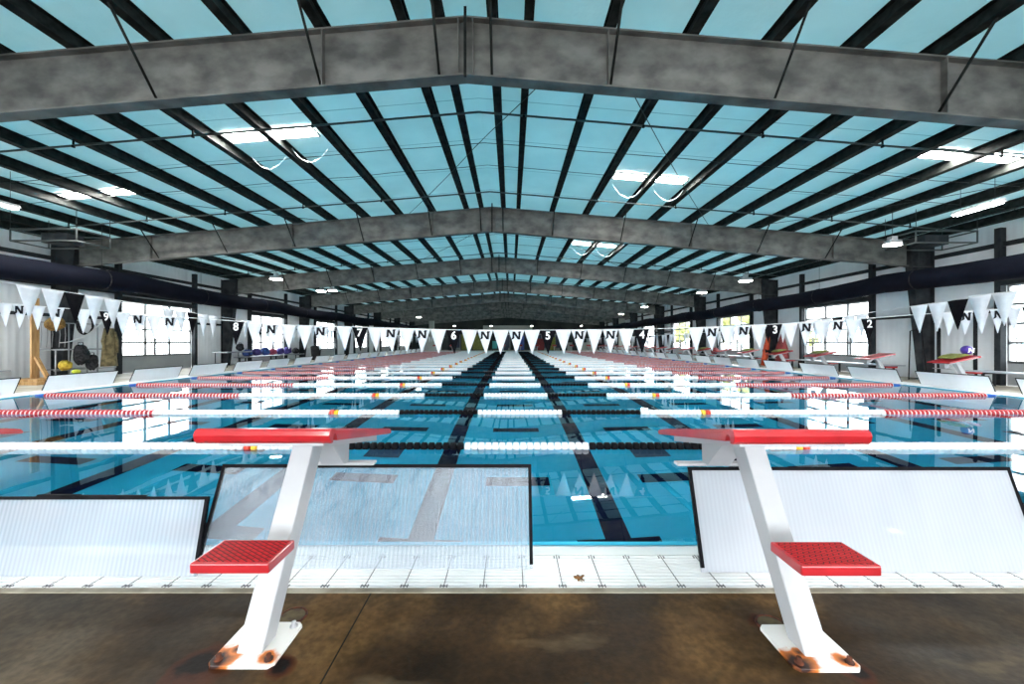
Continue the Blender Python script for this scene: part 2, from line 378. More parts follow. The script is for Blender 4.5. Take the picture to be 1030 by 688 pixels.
# ------------------------------------------------------------------ mesh builder
class MB:
    def __init__(s): s.v = []; s.f = []; s.m = []; s.sm = []
    def face(s, idx, mi=0, sm=False): s.f.append(idx); s.m.append(mi); s.sm.append(sm)
    def hexa(s, p, mi=0):
        """8 points: bottom loop 0-3, top loop 4-7"""
        b = len(s.v); s.v += [tuple(q) for q in p]
        for q in ((3, 2, 1, 0), (4, 5, 6, 7), (0, 1, 5, 4), (1, 2, 6, 5), (2, 3, 7, 6), (3, 0, 4, 7)):
            s.face([b + i for i in q], mi)
        return s
    def box(s, x0, x1, y0, y1, z0, z1, mi=0):
        return s.hexa([(x0, y0, z0), (x1, y0, z0), (x1, y1, z0), (x0, y1, z0), (x0, y0, z1), (x1, y0, z1), (x1, y1, z1), (x0, y1, z1)], mi)
    def prism(s, prof, axis, a0, a1, mi=0, sm=False):
        """extrude 2-D profile along axis. axis 'x': prof=(y,z); 'y': (x,z); 'z': (x,y)"""
        def P(u, v, t): return {'x': (t, u, v), 'y': (u, t, v), 'z': (u, v, t)}[axis]
        n = len(prof); b = len(s.v)
        s.v += [P(u, v, a0) for u, v in prof] + [P(u, v, a1) for u, v in prof]
        s.face([b + i for i in range(n)][::-1], mi); s.face([b + n + i for i in range(n)], mi)
        for i in range(n):
            j = (i + 1) % n
            s.face([b + i, b + j, b + n + j, b + n + i], mi, sm)
        return s
    def path(s, pts, r, n=8, mi=0, caps=True):
        """tube along points; r number or list"""
        pts = [Vector(p) for p in pts]; b0 = len(s.v)
        for i, p in enumerate(pts):
            t = (pts[min(i + 1, len(pts) - 1)] - pts[max(i - 1, 0)]).normalized()
            up = Vector((0, 0, 1)) if abs(t.z) < 0.95 else Vector((0, 1, 0))
            a = t.cross(up).normalized(); c = a.cross(t)
            rr = r[i] if isinstance(r, (list, tuple)) else r
            for k in range(n):
                an = 2 * PI * k / n
                s.v.append(tuple(p + a * (rr * math.cos(an)) + c * (rr * math.sin(an))))
        for i in range(len(pts) - 1):
            for k in range(n):
                k2 = (k + 1) % n
                s.face([b0 + i * n + k, b0 + i * n + k2, b0 + (i + 1) * n + k2, b0 + (i + 1) * n + k], mi, True)
        if caps:
            s.face([b0 + k for k in range(n)][::-1], mi)
            e = b0 + (len(pts) - 1) * n
            s.face([e + k for k in range(n)], mi)
        return s
    def lathe(s, prof, origin, axis='z', n=16, mi=0, mis=None):
        """prof list of (t, r) along the axis"""
        b0 = len(s.v); o = Vector(origin)
        for t, r in prof:
            for k in range(n):
                an = 2 * PI * k / n; u, w = r * math.cos(an), r * math.sin(an)
                d = {'z': (u, w, t), 'x': (t, u, w), 'y': (w, t, u)}[axis]
                s.v.append(tuple(o + Vector(d)))
        for i in range(len(prof) - 1):
            q = mis[i] if mis else mi
            for k in range(n):
                k2 = (k + 1) % n
                s.face([b0 + i * n + k, b0 + i * n + k2, b0 + (i + 1) * n + k2, b0 + (i + 1) * n + k], q, True)
        s.face([b0 + k for k in range(n)][::-1], mi); e = b0 + (len(prof) - 1) * n
        s.face([e + k for k in range(n)], mi)
        return s
    def blob(s, c, rx, ry, rz, n=14, m=9, mi=0, lump=0.0, seed=0):
        rnd = random.Random(seed); b0 = len(s.v); ph = [rnd.uniform(0, 6.3) for _ in range(6)]
        for i in range(1, m):
            th = PI * i / m
            for k in range(n):
                an = 2 * PI * k / n
                f = 1 + lump * (math.sin(3 * an + ph[0] + 2 * th) + math.sin(5 * an + ph[1]) * math.sin(4 * th + ph[2])) * 0.5
                s.v.append((c[0] + rx * f * math.sin(th) * math.cos(an), c[1] + ry * f * math.sin(th) * math.sin(an), c[2] + rz * f * math.cos(th)))
        t = len(s.v); s.v += [(c[0], c[1], c[2] + rz), (c[0], c[1], c[2] - rz)]
        for i in range(m - 2):
            for k in range(n):
                k2 = (k + 1) % n
                s.face([b0 + i * n + k, b0 + (i + 1) * n + k, b0 + (i + 1) * n + k2, b0 + i * n + k2], mi, True)
        for k in range(n):
            k2 = (k + 1) % n
            s.face([t, b0 + k, b0 + k2], mi, True)
            s.face([t + 1, b0 + (m - 2) * n + k2, b0 + (m - 2) * n + k], mi, True)
        return s
    def build(s, name, mats, parent=None, bevel=0.0, seg=2):
        me = bpy.data.meshes.new(name)
        me.from_pydata(s.v, [], s.f)
        for mm in (mats if isinstance(mats, (list, tuple)) else [mats]): me.materials.append(mm)
        me.polygons.foreach_set('material_index', s.m)
        me.polygons.foreach_set('use_smooth', s.sm)
        me.update()
        o = bpy.data.objects.new(name, me); COL.objects.link(o)
        if parent is not None: o.parent = parent
        if bevel:
            b = o.modifiers.new('bevel', 'BEVEL'); b.width = bevel; b.segments = seg; b.limit_method = 'ANGLE'; b.angle_limit = math.radians(40)
        return o

def empty(name, loc=(0, 0, 0), rz=0.0):
    o = bpy.data.objects.new(name, None); COL.objects.link(o)
    o.empty_display_size = 0.1; o.location = loc; o.rotation_euler = (0, 0, rz); return o
def tag(o, label, cat, group=None, kind=None):
    o['label'] = label; o['category'] = cat
    if group: o['group'] = group
    if kind: o['kind'] = kind
    return o
def struct(o, label=None, cat=None):
    o['kind'] = 'structure'
    if label: o['label'] = label
    if cat: o['category'] = cat
    return o
def copy_tree(o, parent=None, skip=()):
    c = o.copy(); COL.objects.link(c)
    if parent is not None: c.parent = parent
    for ch in list(o.children):
        if ch.name.split('.')[0] in skip: continue
        copy_tree(ch, c)
    return c
ORD = ['nearest', 'second', 'third', 'fourth', 'fifth', 'sixth', 'seventh', 'eighth', 'ninth', 'tenth', 'eleventh', 'twelfth', 'thirteenth',
       'fourteenth', 'fifteenth', 'sixteenth', 'seventeenth', 'eighteenth', 'nineteenth', 'twentieth', 'twenty-first', 'twenty-second', 'twenty-third', 'twenty-fourth']

# ------------------------------------------------------------------ dimensions
XL, XR = -11.33, 11.53            # pool side edges
YN, YF = 2.49, 52.80              # pool near and far edges
DEPTH = 2.3
WL, WR = -15.05, 13.85            # hall side walls
RX = -0.62                        # ridge
Y0, Y1 = -9.75, 60.0
ZD = 0.05                         # deck height
LANE = 2.286
PCX = 0.10
def roof(x, z_ridge): return z_ridge - abs(x - RX) / 12.0

# ------------------------------------------------------------------ setting: pool basin and water
b = MB()
zb = -DEPTH
b.v += [(XL, YN, zb), (XR, YN, zb), (XR, YF, zb), (XL, YF, zb)]
b.face([0, 1, 2, 3], 0)
for (a, c) in (((XL, YN), (XR, YN)), ((XR, YN), (XR, YF)), ((XR, YF), (XL, YF)), ((XL, YF), (XL, YN))):
    k = len(b.v); b.v += [(a[0], a[1], zb), (c[0], c[1], zb), (c[0], c[1], 0.02), (a[0], a[1], 0.02)]
    b.face([k, k + 1, k + 2, k + 3], 1)
zt = zb + 0.004
def floor_tile(x0, x1, y0, y1, z, mi):
    k = len(b.v); b.v += [(x0, y0, z), (x1, y0, z), (x1, y1, z), (x0, y1, z)]; b.face([k, k + 1, k + 2, k + 3], mi)
for i in range(10):
    cx = PCX + (i - 4.5) * LANE
    floor_tile(cx - 0.15, cx + 0.15, YN + 2.1, YF - 2.1, zt, 2)
    floor_tile(cx - 0.48, cx + 0.48, YN + 1.86, YN + 2.12, zt + 0.001, 2)
    floor_tile(cx - 0.48, cx + 0.48, YF - 2.12, YF - 1.86, zt + 0.001, 2)
for j in range(22):
    yy = YN + LANE * (j + 0.5)
    for i in range(11):
        gx = PCX + (i - 5) * LANE
        if XL + 0.6 < gx < XR - 0.6:
            floor_tile(gx - 0.47, gx + 0.47, yy - 0.13, yy + 0.13, zt + 0.002, 2)
for j in (1, 7, 13, 19):
    yy = YN + LANE * (j + 1) - 0.1
    for i in (-4, -2, -1, 1, 2, 4):
        if i in (-1, 1) or True:
            gx = PCX + i * LANE
            floor_tile(gx - 0.3, gx + 0.3, yy - 0.3, yy + 0.3, zt + 0.003, 3)
basin = b.build('pool_basin', [M['pool_blue'], M['pool_wall'], M['pool_line'], M['drain']])
struct(basin)
b = MB()
b.v += [(XL, YN - 0.02, 0), (XR, YN - 0.02, 0), (XR, YF, 0), (XL, YF, 0)]; b.face([0, 1, 2, 3])
w = b.build('water_surface', M['water']); w['kind'] = 'stuff'; w['label'] = 'calm clear blue pool water between the lane ropes'; w['category'] = 'water'

# ------------------------------------------------------------------ deck, gutter
GN = 1.970                        # near gutter starts here, ends at YN-0.16
b = MB(); b.box(WL, WR, Y0 - 4, 1.93, -0.15, ZD); struct(b.build('floor', M['deck']))
b = MB()
b.box(WL, XL - 0.55, 1.93, Y1, -0.15, ZD); b.box(XR + 0.55, WR, 1.93, Y1, -0.15, ZD); b.box(XL - 0.55, XR + 0.55, YF + 0.55, Y1, -0.15, ZD)
struct(b.build('floor_side', M['side_deck']))
b = MB(); b.box(XL - 0.55, XR + 0.55, 1.93, GN, -0.15, ZD + 0.004); struct(b.build('trim_1', M['curb'], bevel=0.004))
b = MB()
b.box(XL - 0.55, XR + 0.55, GN, YN - 0.20, -0.14, 0.012, 0)
b.prism([(YN - 0.20, 0.045), (YN - 0.19, 0.045), (YN - 0.15, 0.012), (YN - 0.03, 0.004), (YN + 0.004, -0.006), (YN + 0.004, -0.14), (YN - 0.20, -0.14)], 'x', XL - 0.3, XR + 0.3, 1)
struct(b.build('trim_2', [M['slot_shadow'], M['lip']]))
# side and far lips
b = MB()
for s, x in ((-1, XL), (1, XR)):
    b.prism([(x, -0.14), (x, 0.0), (x + s * 0.03, 0.02), (x + s * 0.16, 0.045), (x + s * 0.55, 0.047), (x + s * 0.55, -0.14)][::s], 'y', YN, YF + 0.3)
b.box(XL - 0.55, XR + 0.55, YF, YF + 0.55, -0.14, 0.047)
struct(b.build('trim_3', M['lip']))

def grating(x0, x1, y0, y1, name):
    """slotted plastic gutter grating: long slats, a joint and two clips every 0.2 m"""
    b = MB(); n = 11; p = (y1 - y0) / n
    for i in range(n):
        b.box(x0, x1, y0 + i * p, y0 + i * p + p * 0.74, 0.02, 0.046)
    x = math.floor(x0 / 0.1985) * 0.1985 + 0.06
    while x < x1:
        b.box(x - 0.0022, x + 0.0022, y0, y1, 0.03, 0.0475, 1)
        for (ya, yb, dx) in ((y0 + 0.012, y0 + 0.034, -0.016), (y0 + 0.012, y0 + 0.034, 0.016), (y1 - 0.03, y1 - 0.012, -0.014), (y1 - 0.03, y1 - 0.012, 0.014)):
            b.box(x + dx - 0.003, x + dx + 0.003, ya, yb, 0.03, 0.048, 1)
        b.box(x - 0.010, x + 0.010, y0 + 0.02, y0 + 0.027, 0.03, 0.0482, 1)
        x += 0.1985
    o = b.build(name, [M['grate'], M['grate_dark']]); return struct(o)
grating(-5.2, 5.2, GN + 0.002, YN - 0.205, 'trim_4')

# ------------------------------------------------------------------ roof and walls
zr = 5.93
b = MB()
for s, xe in ((-1, WL - 0.1), (1, WR + 0.1)):
    ze = roof(xe, zr)
    k = len(b.v); b.v += [(RX, Y0, zr), (xe, Y0, ze), (xe, Y1, ze), (RX, Y1, zr)]
    b.face([k, k + 1, k + 2, k + 3] if s < 0 else [k + 3, k + 2, k + 1, k])
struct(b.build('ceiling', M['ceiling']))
FR = [5.49 + 7.62 * k for k in range(-2, 8)]
DOORS = [(FR[k] + 2.13, FR[k] + 5.63) for k in range(0, 9) if FR[k] + 5.63 < Y1]
DZ0, DZ1 = ZD, 2.86
for side, x, xo, nm in ((-1, WL, WL - 0.18, 'wall_left'), (1, WR, WR + 0.18, 'wall_right')):
    b = MB(); xa, xb = min(x, xo), max(x, xo); zt_ = roof(x, zr) + 0.02
    ys = [Y0] + [v for d in DOORS for v in d] + [Y1]
    for i in range(0, len(ys), 2):
        b.box(xa, xb, ys[i], ys[i + 1], -0.15, zt_)
    for d in DOORS: b.box(xa, xb, d[0], d[1], DZ1, zt_)
    struct(b.build(nm, M['wall']))
# overhead doors: solid bottom panel, glazed sections above
dn = 1
for side, x in ((-1, WL), (1, WR)):
    for (ya, yb) in DOORS:
        d = empty('door_%d' % dn, (x, (ya + yb) / 2, ZD)); d['kind'] = 'structure'
        h = (yb - ya) / 2; xi = side * 0.03; xo = side * 0.09; xa, xb = min(xi, xo), max(xi, xo)
        p = MB(); p.box(xa, xb, -h, h, 0.0, 0.66)
        for z in (0.02, 0.34): p.box(xa - 0.008 if side > 0 else xb, xa if side > 0 else xb + 0.008, -h + 0.1, h - 0.1, z + 0.03, z + 0.27)
        p.build('door_panel', M['door_panel'], d)
        r = MB(); g = MB(); zz = [0.66 + i * (2.80 - 0.66) / 4 for i in range(5)]
        for z in zz: r.box(xa, xb, -h, h, z - 0.035, z + 0.035)
        for i in range(4):
            yy = -h + i * 2 * h / 3; r.box(xa, xb, max(-h, yy - 0.04), min(h, yy + 0.04), 0.66, 2.80)
        r.build('door_frame', M['door_rail'], d)
        xm = (xa + xb) / 2
        g.box(xm - 0.004, xm + 0.004, -h, h, 0.66, 2.80); g.build('glass', M['glass'], d)
        # dark jambs reach up to the eave girt
        j = MB(); jx0, jx1 = (x - 0, x + 0.16) if side < 0 else (x - 0.16, x)
        for yy in (ya - 0.15, yb): j.box(jx0 - x, jx1 - x, yy - (ya + yb) / 2, yy + 0.15 - (ya + yb) / 2, 0, roof(x, 5.7) - ZD - 0.02)
        j.box(jx0 - x, jx1 - x, -h, h, 2.80, 2.98)
        j.build('door_jamb', M['girt'], d)
        dn += 1
# girts, between the jambs and frames
gi = 1
for side, x in ((-1, WL), (1, WR)):
    for z in (2.10, 3.10, 3.95):
        b = MB(); x0, x1 = (x, x + 0.10) if side < 0 else (x - 0.10, x)
        for k in range(len(FR) - 1):
            ya, yb = FR[k] + 0.12, FR[k + 1] - 0.12
            d = next((q for q in DOORS if ya < q[0] < yb), None)
            if z < 2.9 and d:
                b.box(x0, x1, ya, d[0] - 0.15, z, z + 0.10); b.box(x0, x1, d[1] + 0.15, yb, z, z + 0.10)
            else:
                b.box(x0, x1, ya, yb, z, z + 0.12)
        o = b.build('trim_%d' % (4 + gi), M['girt']); struct(o); gi += 1

# far end wall, dark upper part and glazed doors below
b = MB()
b.prism([(WL, -0.15), (WR, -0.15), (WR, roof(WR, zr)), (RX, zr), (WL, roof(WL, zr))], 'y', Y1, Y1 + 0.2)
struct(b.build('wall_far', M['farwall']))
b = MB(); b.box(-4.2, 3.2, Y1 - 0.12, Y1 - 0.02, 3.05, 3.75); b.box(-13.5, -10.5, Y1 - 0.12, Y1 - 0.02, 0.05, 2.2); b.box(3.5, 13.0, Y1 - 0.12, Y1 - 0.02, 0.05, 1.2)
struct(b.build('trim_20', M['farpale']))
for i, (x0, x1) in enumerate(((-9.2, -7.6), (-1.6, -0.1), (0.4, 1.9), (3.6, 5.6), (6.6, 8.2))):
    d = empty('door_%d' % (dn + i), ((x0 + x1) / 2, Y1 - 0.15, ZD)); d['kind'] = 'structure'; h = (x1 - x0) / 2
    b = MB(); b.box(-h, h, 0, 0.06, 0, 0.35); b.box(-h, h, 0, 0.06, 2.3, 2.45); b.box(-h, -h + 0.1, 0, 0.06, 0.35, 2.3); b.box(h - 0.1, h, 0, 0.06, 0.35, 2.3); b.box(-0.05, 0.05, 0, 0.06, 0.35, 2.3)
    b.build('door_frame', M['door_rail'], d)
    b = MB(); b.box(-h + 0.1, h - 0.1, 0.02, 0.04, 0.35, 2.3); b.build('door_panel', M['navy'], d)

# outside ground
b = MB(); b.box(-60, WL - 0.18, -8, 80, -0.3, 0.0); b.box(WR + 0.18, 60, -8, 80, -0.3, 0.0); b.box(WL - 0.18, WR + 0.18, -30, Y0 - 4, -0.3, 0.0)
struct(b.build('ground_outside', M['outside_ground']))

# ------------------------------------------------------------------ steel frames
def rafter(s):
    """one sloping half of a frame, local y = 0 at the web"""
    xe = WL + 0.02 if s < 0 else WR - 0.02
    xi = xe - s * 0.80
    pts = []
    b = MB()
    zt0, zb0 = 5.70, 4.90
    zte, zbe = roof(xi, zt0), roof(xi, zb0)
    pr = [(RX, zb0), (xi, zbe), (xi, zte), (RX, zt0)]
    b.prism(pr if s > 0 else pr[::-1], 'y', -0.008, 0.008)
    for za, t in ((0, 0.022), (0.80 - 0.022, 0.022)):
        pr = [(RX, zb0 + za), (xi, zbe + za), (xi, zbe + za + t), (RX, zb0 + za + t)]
        b.prism(pr if s > 0 else pr[::-1], 'y', -0.10, 0.10)
    # splice and stiffener plates
    for f in (0.10, 1.95, 6.55, 11.2):
        x = RX + s * f
        b.box(x - 0.008, x + 0.008, -0.095, 0.095, roof(x, zb0) + 0.02, roof(x, zt0) - 0.02)
    return b
def column(s):
    b = MB(); xo = WL + 0.10 if s < 0 else WR - 0.10
    xo = WL + 0.012 if s < 0 else WR - 0.012
    xt = xo - s * 0.80; xb = xo - s * 0.30
    zt = roof(xt, 5.70); zto = roof(xo, 5.70)
    pr = [(xb, ZD), (xo, ZD), (xo, zto), (xt, zt)]
    b.prism(pr if s > 0 else pr[::-1], 'y', -0.008, 0.008)
    pr = [(xb - s * 0.02, ZD), (xb, ZD), (xt, zt), (xt - s * 0.02, zt)]
    b.prism(pr if s > 0 else pr[::-1], 'y', -0.12, 0.12)
    b.box(min(xo, xo - s * 0.02), max(xo, xo - s * 0.02), -0.12, 0.12, ZD, zto)
    b.box(min(xt, xo), max(xt, xo), -0.11, 0.11, roof(xt, 4.90) - 0.02, roof(xt, 4.90))
    b.box(min(xb, xo) - 0.05, max(xb, xo) - (0.0 if s > 0 else -0.0), -0.16, 0.16, ZD, ZD + 0.025)
    return b
PUR = [0.36, 0.86] + [1.98 + 1.12 * k for k in range(11)]
def make_frame():
    e = empty('steel_roof_frame', (0, 0, 0))
    for s in (-1, 1):
        rafter(s).build('rafter', M['beam'], e)
        column(s).build('column', M['column'], e)
        for i, f in enumerate(PUR):
            if i in (0, 2, 4, 6, 8, 10):
                x = RX + s * f
                for sy in (-1, 1):
                    if i == 0 and sy > 0: continue
                    g = MB(); zb_ = roof(x, 4.93); zt_ = roof(x, 5.72)
                    g.path([(x, sy * 0.05, zb_), (x, sy * 0.72, zt_)], 0.018, 6)
                    g.build('flange_brace', M['purlin'], e)
    g = MB(); g.box(RX - 0.018, RX + 0.018, -0.13, -0.10, 4.86, 5.80); g.build('ridge_bolt_bar', M['purlin'], e)
    return e
fr0 = make_frame()
for k, y in enumerate(FR[2:]):
    o = fr0 if k == 0 else copy_tree(fr0)
    o.location = (0, y, 0)
    tag(o, 'grey tapered steel roof frame spanning the pool, %s from the camera' % ORD[k], 'steel frame', 'steel portal frames')
for y in FR[:2]:
    o = copy_tree(fr0); o.location = (0, y, 0); tag(o, 'grey steel roof frame behind the camera', 'steel frame', 'steel portal frames behind the camera')

# purlins, each runs the length of the hall
def purlin_mesh():
    b = MB(); prof = [(-0.065, 0), (0.065, 0), (0.065, 0.03), (0.055, 0.03), (0.055, 0.012), (0.010, 0.012), (0.010, 0.208), (0.065, 0.208), (0.065, 0.22), (-0.065, 0.22), (-0.065, 0.208), (-0.010, 0.208), (-0.010, 0.012), (-0.065, 0.012)]
    b.prism(prof, 'y', Y0, Y1); return b
p0 = purlin_mesh().build('roof_purlin', M['purlin'])
first = True
for s, sn in ((-1, 'left'), (1, 'right')):
    for i, f in enumerate(PUR + [13.95]):
        if s > 0 and f > WR - RX - 0.1: continue
        o = p0 if first else p0.copy()
        if not first: COL.objects.link(o)
        first = False
        x = RX + s * f
        o.location = (x, 0, roof(x, 5.70)); o.rotation_euler = (0, 0.083 * s, 0)
        nm = 'first' if i == 0 else ORD[i]
        tag(o, 'dark steel roof purlin running the hall, %s to the %s of the ridge' % (nm, sn), 'purlin', 'roof purlins')

# skylight panels set in the roof between purlins; unseen ones above and behind the camera added as fill light
SKY = [(-4.45, 8.2), (-5.45, 8.2), (-9.95, 10.2), (-11.05, 10.2), (8.9, 8.15), (9.9, 8.1), (3.1, 10.4), (4.15, 10.4), (3.1, 17.5), (4.2, 17.5), (3.1, 25.5), (4.2, 25.5), (-4.45, 0.6), (-5.45, 0.6), (3.1, 0.6), (4.15, 0.6), (-4.45, -6.0), (4.15, -6.0)]
SKL = ['left of the ridge, inner one of the nearest pair', 'left of the ridge, outer one of the nearest pair', 'far left, inner panel of the dim pair above the left duct', 'far left, outer panel of the dim pair above the left duct',
       'right side near the long bright tube lamp, inner panel', 'right side near the long bright tube lamp, outer panel', 'right of the ridge before the second frame, left panel', 'right of the ridge before the second frame, right panel',
       'right of the ridge beyond the second frame, left panel', 'right of the ridge beyond the second frame, right panel', 'right of the ridge beyond the third frame, left panel', 'right of the ridge beyond the third frame, right panel',
       'unseen, added as fill light overhead left of the camera, inner panel', 'unseen, added as fill light overhead left of the camera, outer panel', 'unseen, added as fill light overhead right of the camera, inner panel', 'unseen, added as fill light overhead right of the camera, outer panel', 'unseen, added as fill light behind the camera on the left', 'unseen, added as fill light behind the camera on the right']
for (x, y), l in zip(SKY, SKL):
    t = empty('skylight', (x, y, roof(x, zr) - 0.012)); s = -1 if x < RX else 1
    t.rotation_euler = (0, math.atan(1 / 12) * s, 0)
    b = MB(); b.box(-0.40, 0.40, -0.17, 0.17, -0.012, 0.004); b.build('diffuser', M['skylight'], t)
    b = MB()
    for (x0, x1, y0, y1) in ((-0.43, 0.43, -0.20, -0.17), (-0.43, 0.43, 0.17, 0.20), (-0.43, -0.40, -0.17, 0.17), (0.40, 0.43, -0.17, 0.17)): b.box(x0, x1, y0, y1, -0.03, 0.004)
    b.build('frame', M['door_rail'], t)
    tag(t, 'bright rectangular skylight panel, ' + l, 'skylight', 'roof light panels')

# pipes and rods under the purlins
def roof_line(y, z, r, x0=WL + 0.9, x1=WR - 0.9, wob=0.0, n=24, seed=1):
    rnd = random.Random(seed); pts = []
    for i in range(n + 1):
        x = x0 + (x1 - x0) * i / n
        pts.append((x, y + rnd.uniform(-wob, wob), roof(x, z) + rnd.uniform(-wob, wob) * 0.3))
    return pts
for i, (y, lab) in enumerate(((7.45, 'between the first and second frames, nearer'), (11.4, 'just before the second frame'), (15.4, 'just beyond the second frame'), (19.2, 'just before the third frame'),
                              (23.2, 'just beyond the third frame'), (27.0, 'just before the fourth frame'))):
    t = empty('roof_pipe', (0, y, 0))
    b = MB(); b.path([(p[0], 0, p[2]) for p in roof_line(0, 5.58, 0)], 0.020, 8); b.build('pipe', M['pipe'], t)
    for f in PUR[1::2]:
        for s in (-1, 1):
            x = RX + s * f
            if WL + 1 < x < WR - 1:
                g = MB(); g.box(x - 0.012, x + 0.012, -0.012, 0.012, roof(x, 5.55), roof(x, 5.70)); g.path([(x, 0, roof(x, 5.585)), (x, 0, roof(x, 5.545))], 0.028, 8); g.build('pipe_hanger', M['purlin'], t)
    tag(t, 'thin grey pipe across the roof, ' + lab, 'pipe', 'roof pipes')
k = 0
for y, lab in ((8.95, 'nearest'), (10.1, 'second'), (16.6, 'third'), (18.0, 'fourth'), (24.6, 'fifth')):
    b = MB(); b.path(roof_line(y, 5.76, 0.006, wob=0.03, seed=k), 0.007, 5); o = b.build('sag_rod', M['rod']); k += 1
    tag(o, 'thin wire sag rod crossing under the roof, %s one' % lab, 'rod', 'sag rods')
BR = [((-3.3, 12.9), (1.0, 5.7), 'left of the ridge in the second bay'), ((1.4, 5.7), (6.4, 12.9), 'right of the ridge in the second bay'), ((-13.0, 6.2), (-6.2, 12.8), 'far left of the second bay'), ((12.2, 6.2), (7.6, 12.8), 'far right of the second bay'),
      ((-5.0, 20.3), (0.0, 13.5), 'left of the ridge in the third bay'), ((0.5, 13.5), (5.5, 20.3), 'right of the ridge in the third bay')]
for (a, c, lab) in BR:
    pts = []
    for i in range(13):
        f = i / 12; x = a[0] + (c[0] - a[0]) * f; y = a[1] + (c[1] - a[1]) * f
        pts.append((x, y, roof(x, 5.66) - 0.12 * math.sin(PI * f)))
    b = MB(); b.path(pts, 0.008, 5); o = b.build('bracing_cable', M['rod']); tag(o, 'thin diagonal bracing cable under the roof, ' + lab, 'cable', 'bracing cables')
# torn insulation strips hanging in arcs below the skylights
for i, (x, y) in enumerate(((-4.4, 8.75), (-5.4, 8.9), (3.2, 10.9), (4.3, 10.9), (3.2, 18.1), (4.3, 18.1))):
    b = MB(); pts = []
    for q in range(15):
        f = q / 14; xx = x - 0.42 + 0.84 * f
        pts.append((xx, y, roof(xx, 5.92) - 0.04 - 0.34 * math.sin(PI * f) ** 0.8))
    for q in range(14):
        k_ = len(b.v); p, p2 = pts[q], pts[q + 1]; d_ = 0.022 + 0.012 * math.sin(q * 1.7)
        b.v += [p, p2, (p2[0], p2[1] + 0.01, p2[2] + d_), (p[0], p[1] + 0.01, p[2] + d_)]; b.face([k_, k_ + 1, k_ + 2, k_ + 3], 0, True)
    o = b.build('insulation_strip', M['pennant_white']); so = o.modifiers.new('thick', 'SOLIDIFY'); so.thickness = 0.004
    side = 'left of the ridge' if x < 0 else ('right of ridge, second bay' if y < 15 else 'right of ridge, third bay')
    tag(o, 'white insulation strip sagging in an arc %s, %s one' % (side, 'inner' if i % 2 == 0 else 'outer'), 'insulation', 'sagging insulation strips')

def pipe_rack(x0, x1, y, z, label):
    t = empty('pipe_rack', (x0, y, z)); w = x1 - x0
    for zz in (0, 0.32):
        g = MB(); g.path([(0, 0, zz), (w, 0, zz), (w, 0.9, zz), (0, 0.9, zz), (0, 0, zz)], 0.022, 6); g.build('tube_ring', M['pipe'], t)
    for (a, c) in ((0, 0), (w, 0), (0, 0.9), (w, 0.9)):
        g = MB(); g.path([(a, c, 0), (a, c, 0.32)], 0.02, 6); g.build('corner_tube', M['pipe'], t)
        g = MB(); g.path([(a, c, 0.32), (a, c, roof(x0 + a, 5.925) - z)], 0.008, 5); g.build('hanging_rod', M['rod'], t)
    g = MB(); g.box(w * 0.3, w * 0.7, 0.25, 0.7, 0.02, 0.28); g.build('heater_box', M['girt'], t)
    tag(t, label, 'heater rack')
pipe_rack(11.2, 12.9, 11.0, 4.02, 'hung grey tube rack with heater at upper right beside the boxy lamp')
pipe_rack(-13.6, -11.8, 10.8, 4.02, 'hung grey tube rack with heater at upper left above the duct')

# ------------------------------------------------------------------ air ducts
def duct(xs, label):
    t = empty('air_duct', (0, 0, 0)); b = MB(); pts = []; rr = []
    y = Y0 + 0.3; i = 0
    rnd = random.Random(3)
    while y < 57:
        sag = 0.0
        z = EYE + 1.93 - 0.10 * math.sin(PI * ((y - 5.49) % 7.62) / 7.62) - 0.12 * max(0, min(1, (y - 12) / 14))
        pts.append((xs + rnd.uniform(-0.012, 0.012), y, z)); rr.append(0.30 + rnd.uniform(-0.006, 0.006)); y += 0.55
    b.path(pts, rr, 20); b.build('duct_sleeve', M['duct'], t)
    for q in range(4, len(pts), 7):
        g = MB(); p = pts[q]; g.lathe([(-0.012, 0.305), (-0.012, 0.318), (0.012, 0.318), (0.012, 0.305)], p, 'y', 20); g.build('seam_ring', M['black_cloth'], t)
        g = MB(); g.path([(p[0], p[1], p[2] + 0.3), (p[0], p[1], roof(p[0], 5.72))], 0.006, 5); g.build('hanger_wire', M['rod'], t)
    tag(t, label, 'duct', 'fabric air ducts')
duct(-12.35, 'long navy fabric air duct hanging along the left wall')
duct(12.30, 'long navy fabric air duct hanging along the right wall')

# ------------------------------------------------------------------ lamps
def tube_lamp(x, y, z, L_, label, box=False):
    t = empty('ceiling_lamp', (x, y, z))
    b = MB(); h = L_ / 2
    b.prism([(-0.09, 0.0), (0.09, 0.0), (0.05, 0.07), (-0.05, 0.07)], 'y', -h, h); b.build('housing', M['white'], t)
    g = MB()
    for xx in (-0.04, 0.04): g.path([(xx, -h + 0.03, -0.022), (xx, h - 0.03, -0.022)], 0.019, 8)
    g.build('lamp_tube', M['lamp'], t)
    for yy in (-h * 0.7, h * 0.7):
        c = MB(); c.path([(0, yy, 0.07), (0, yy, roof(x, 5.925) - z)], 0.005, 5); c.build('hanging_wire', M['rod'], t)
    tag(t, label, 'lamp', 'hanging strip lamps')
tube_lamp(10.55, 9.0, EYE + 3.02, 0.95, 'long bright tube lamp hanging at the upper right, above the right duct')
tube_lamp(-11.1, 8.5, EYE + 3.0, 0.9, 'tube lamp at the left picture edge above the left duct')
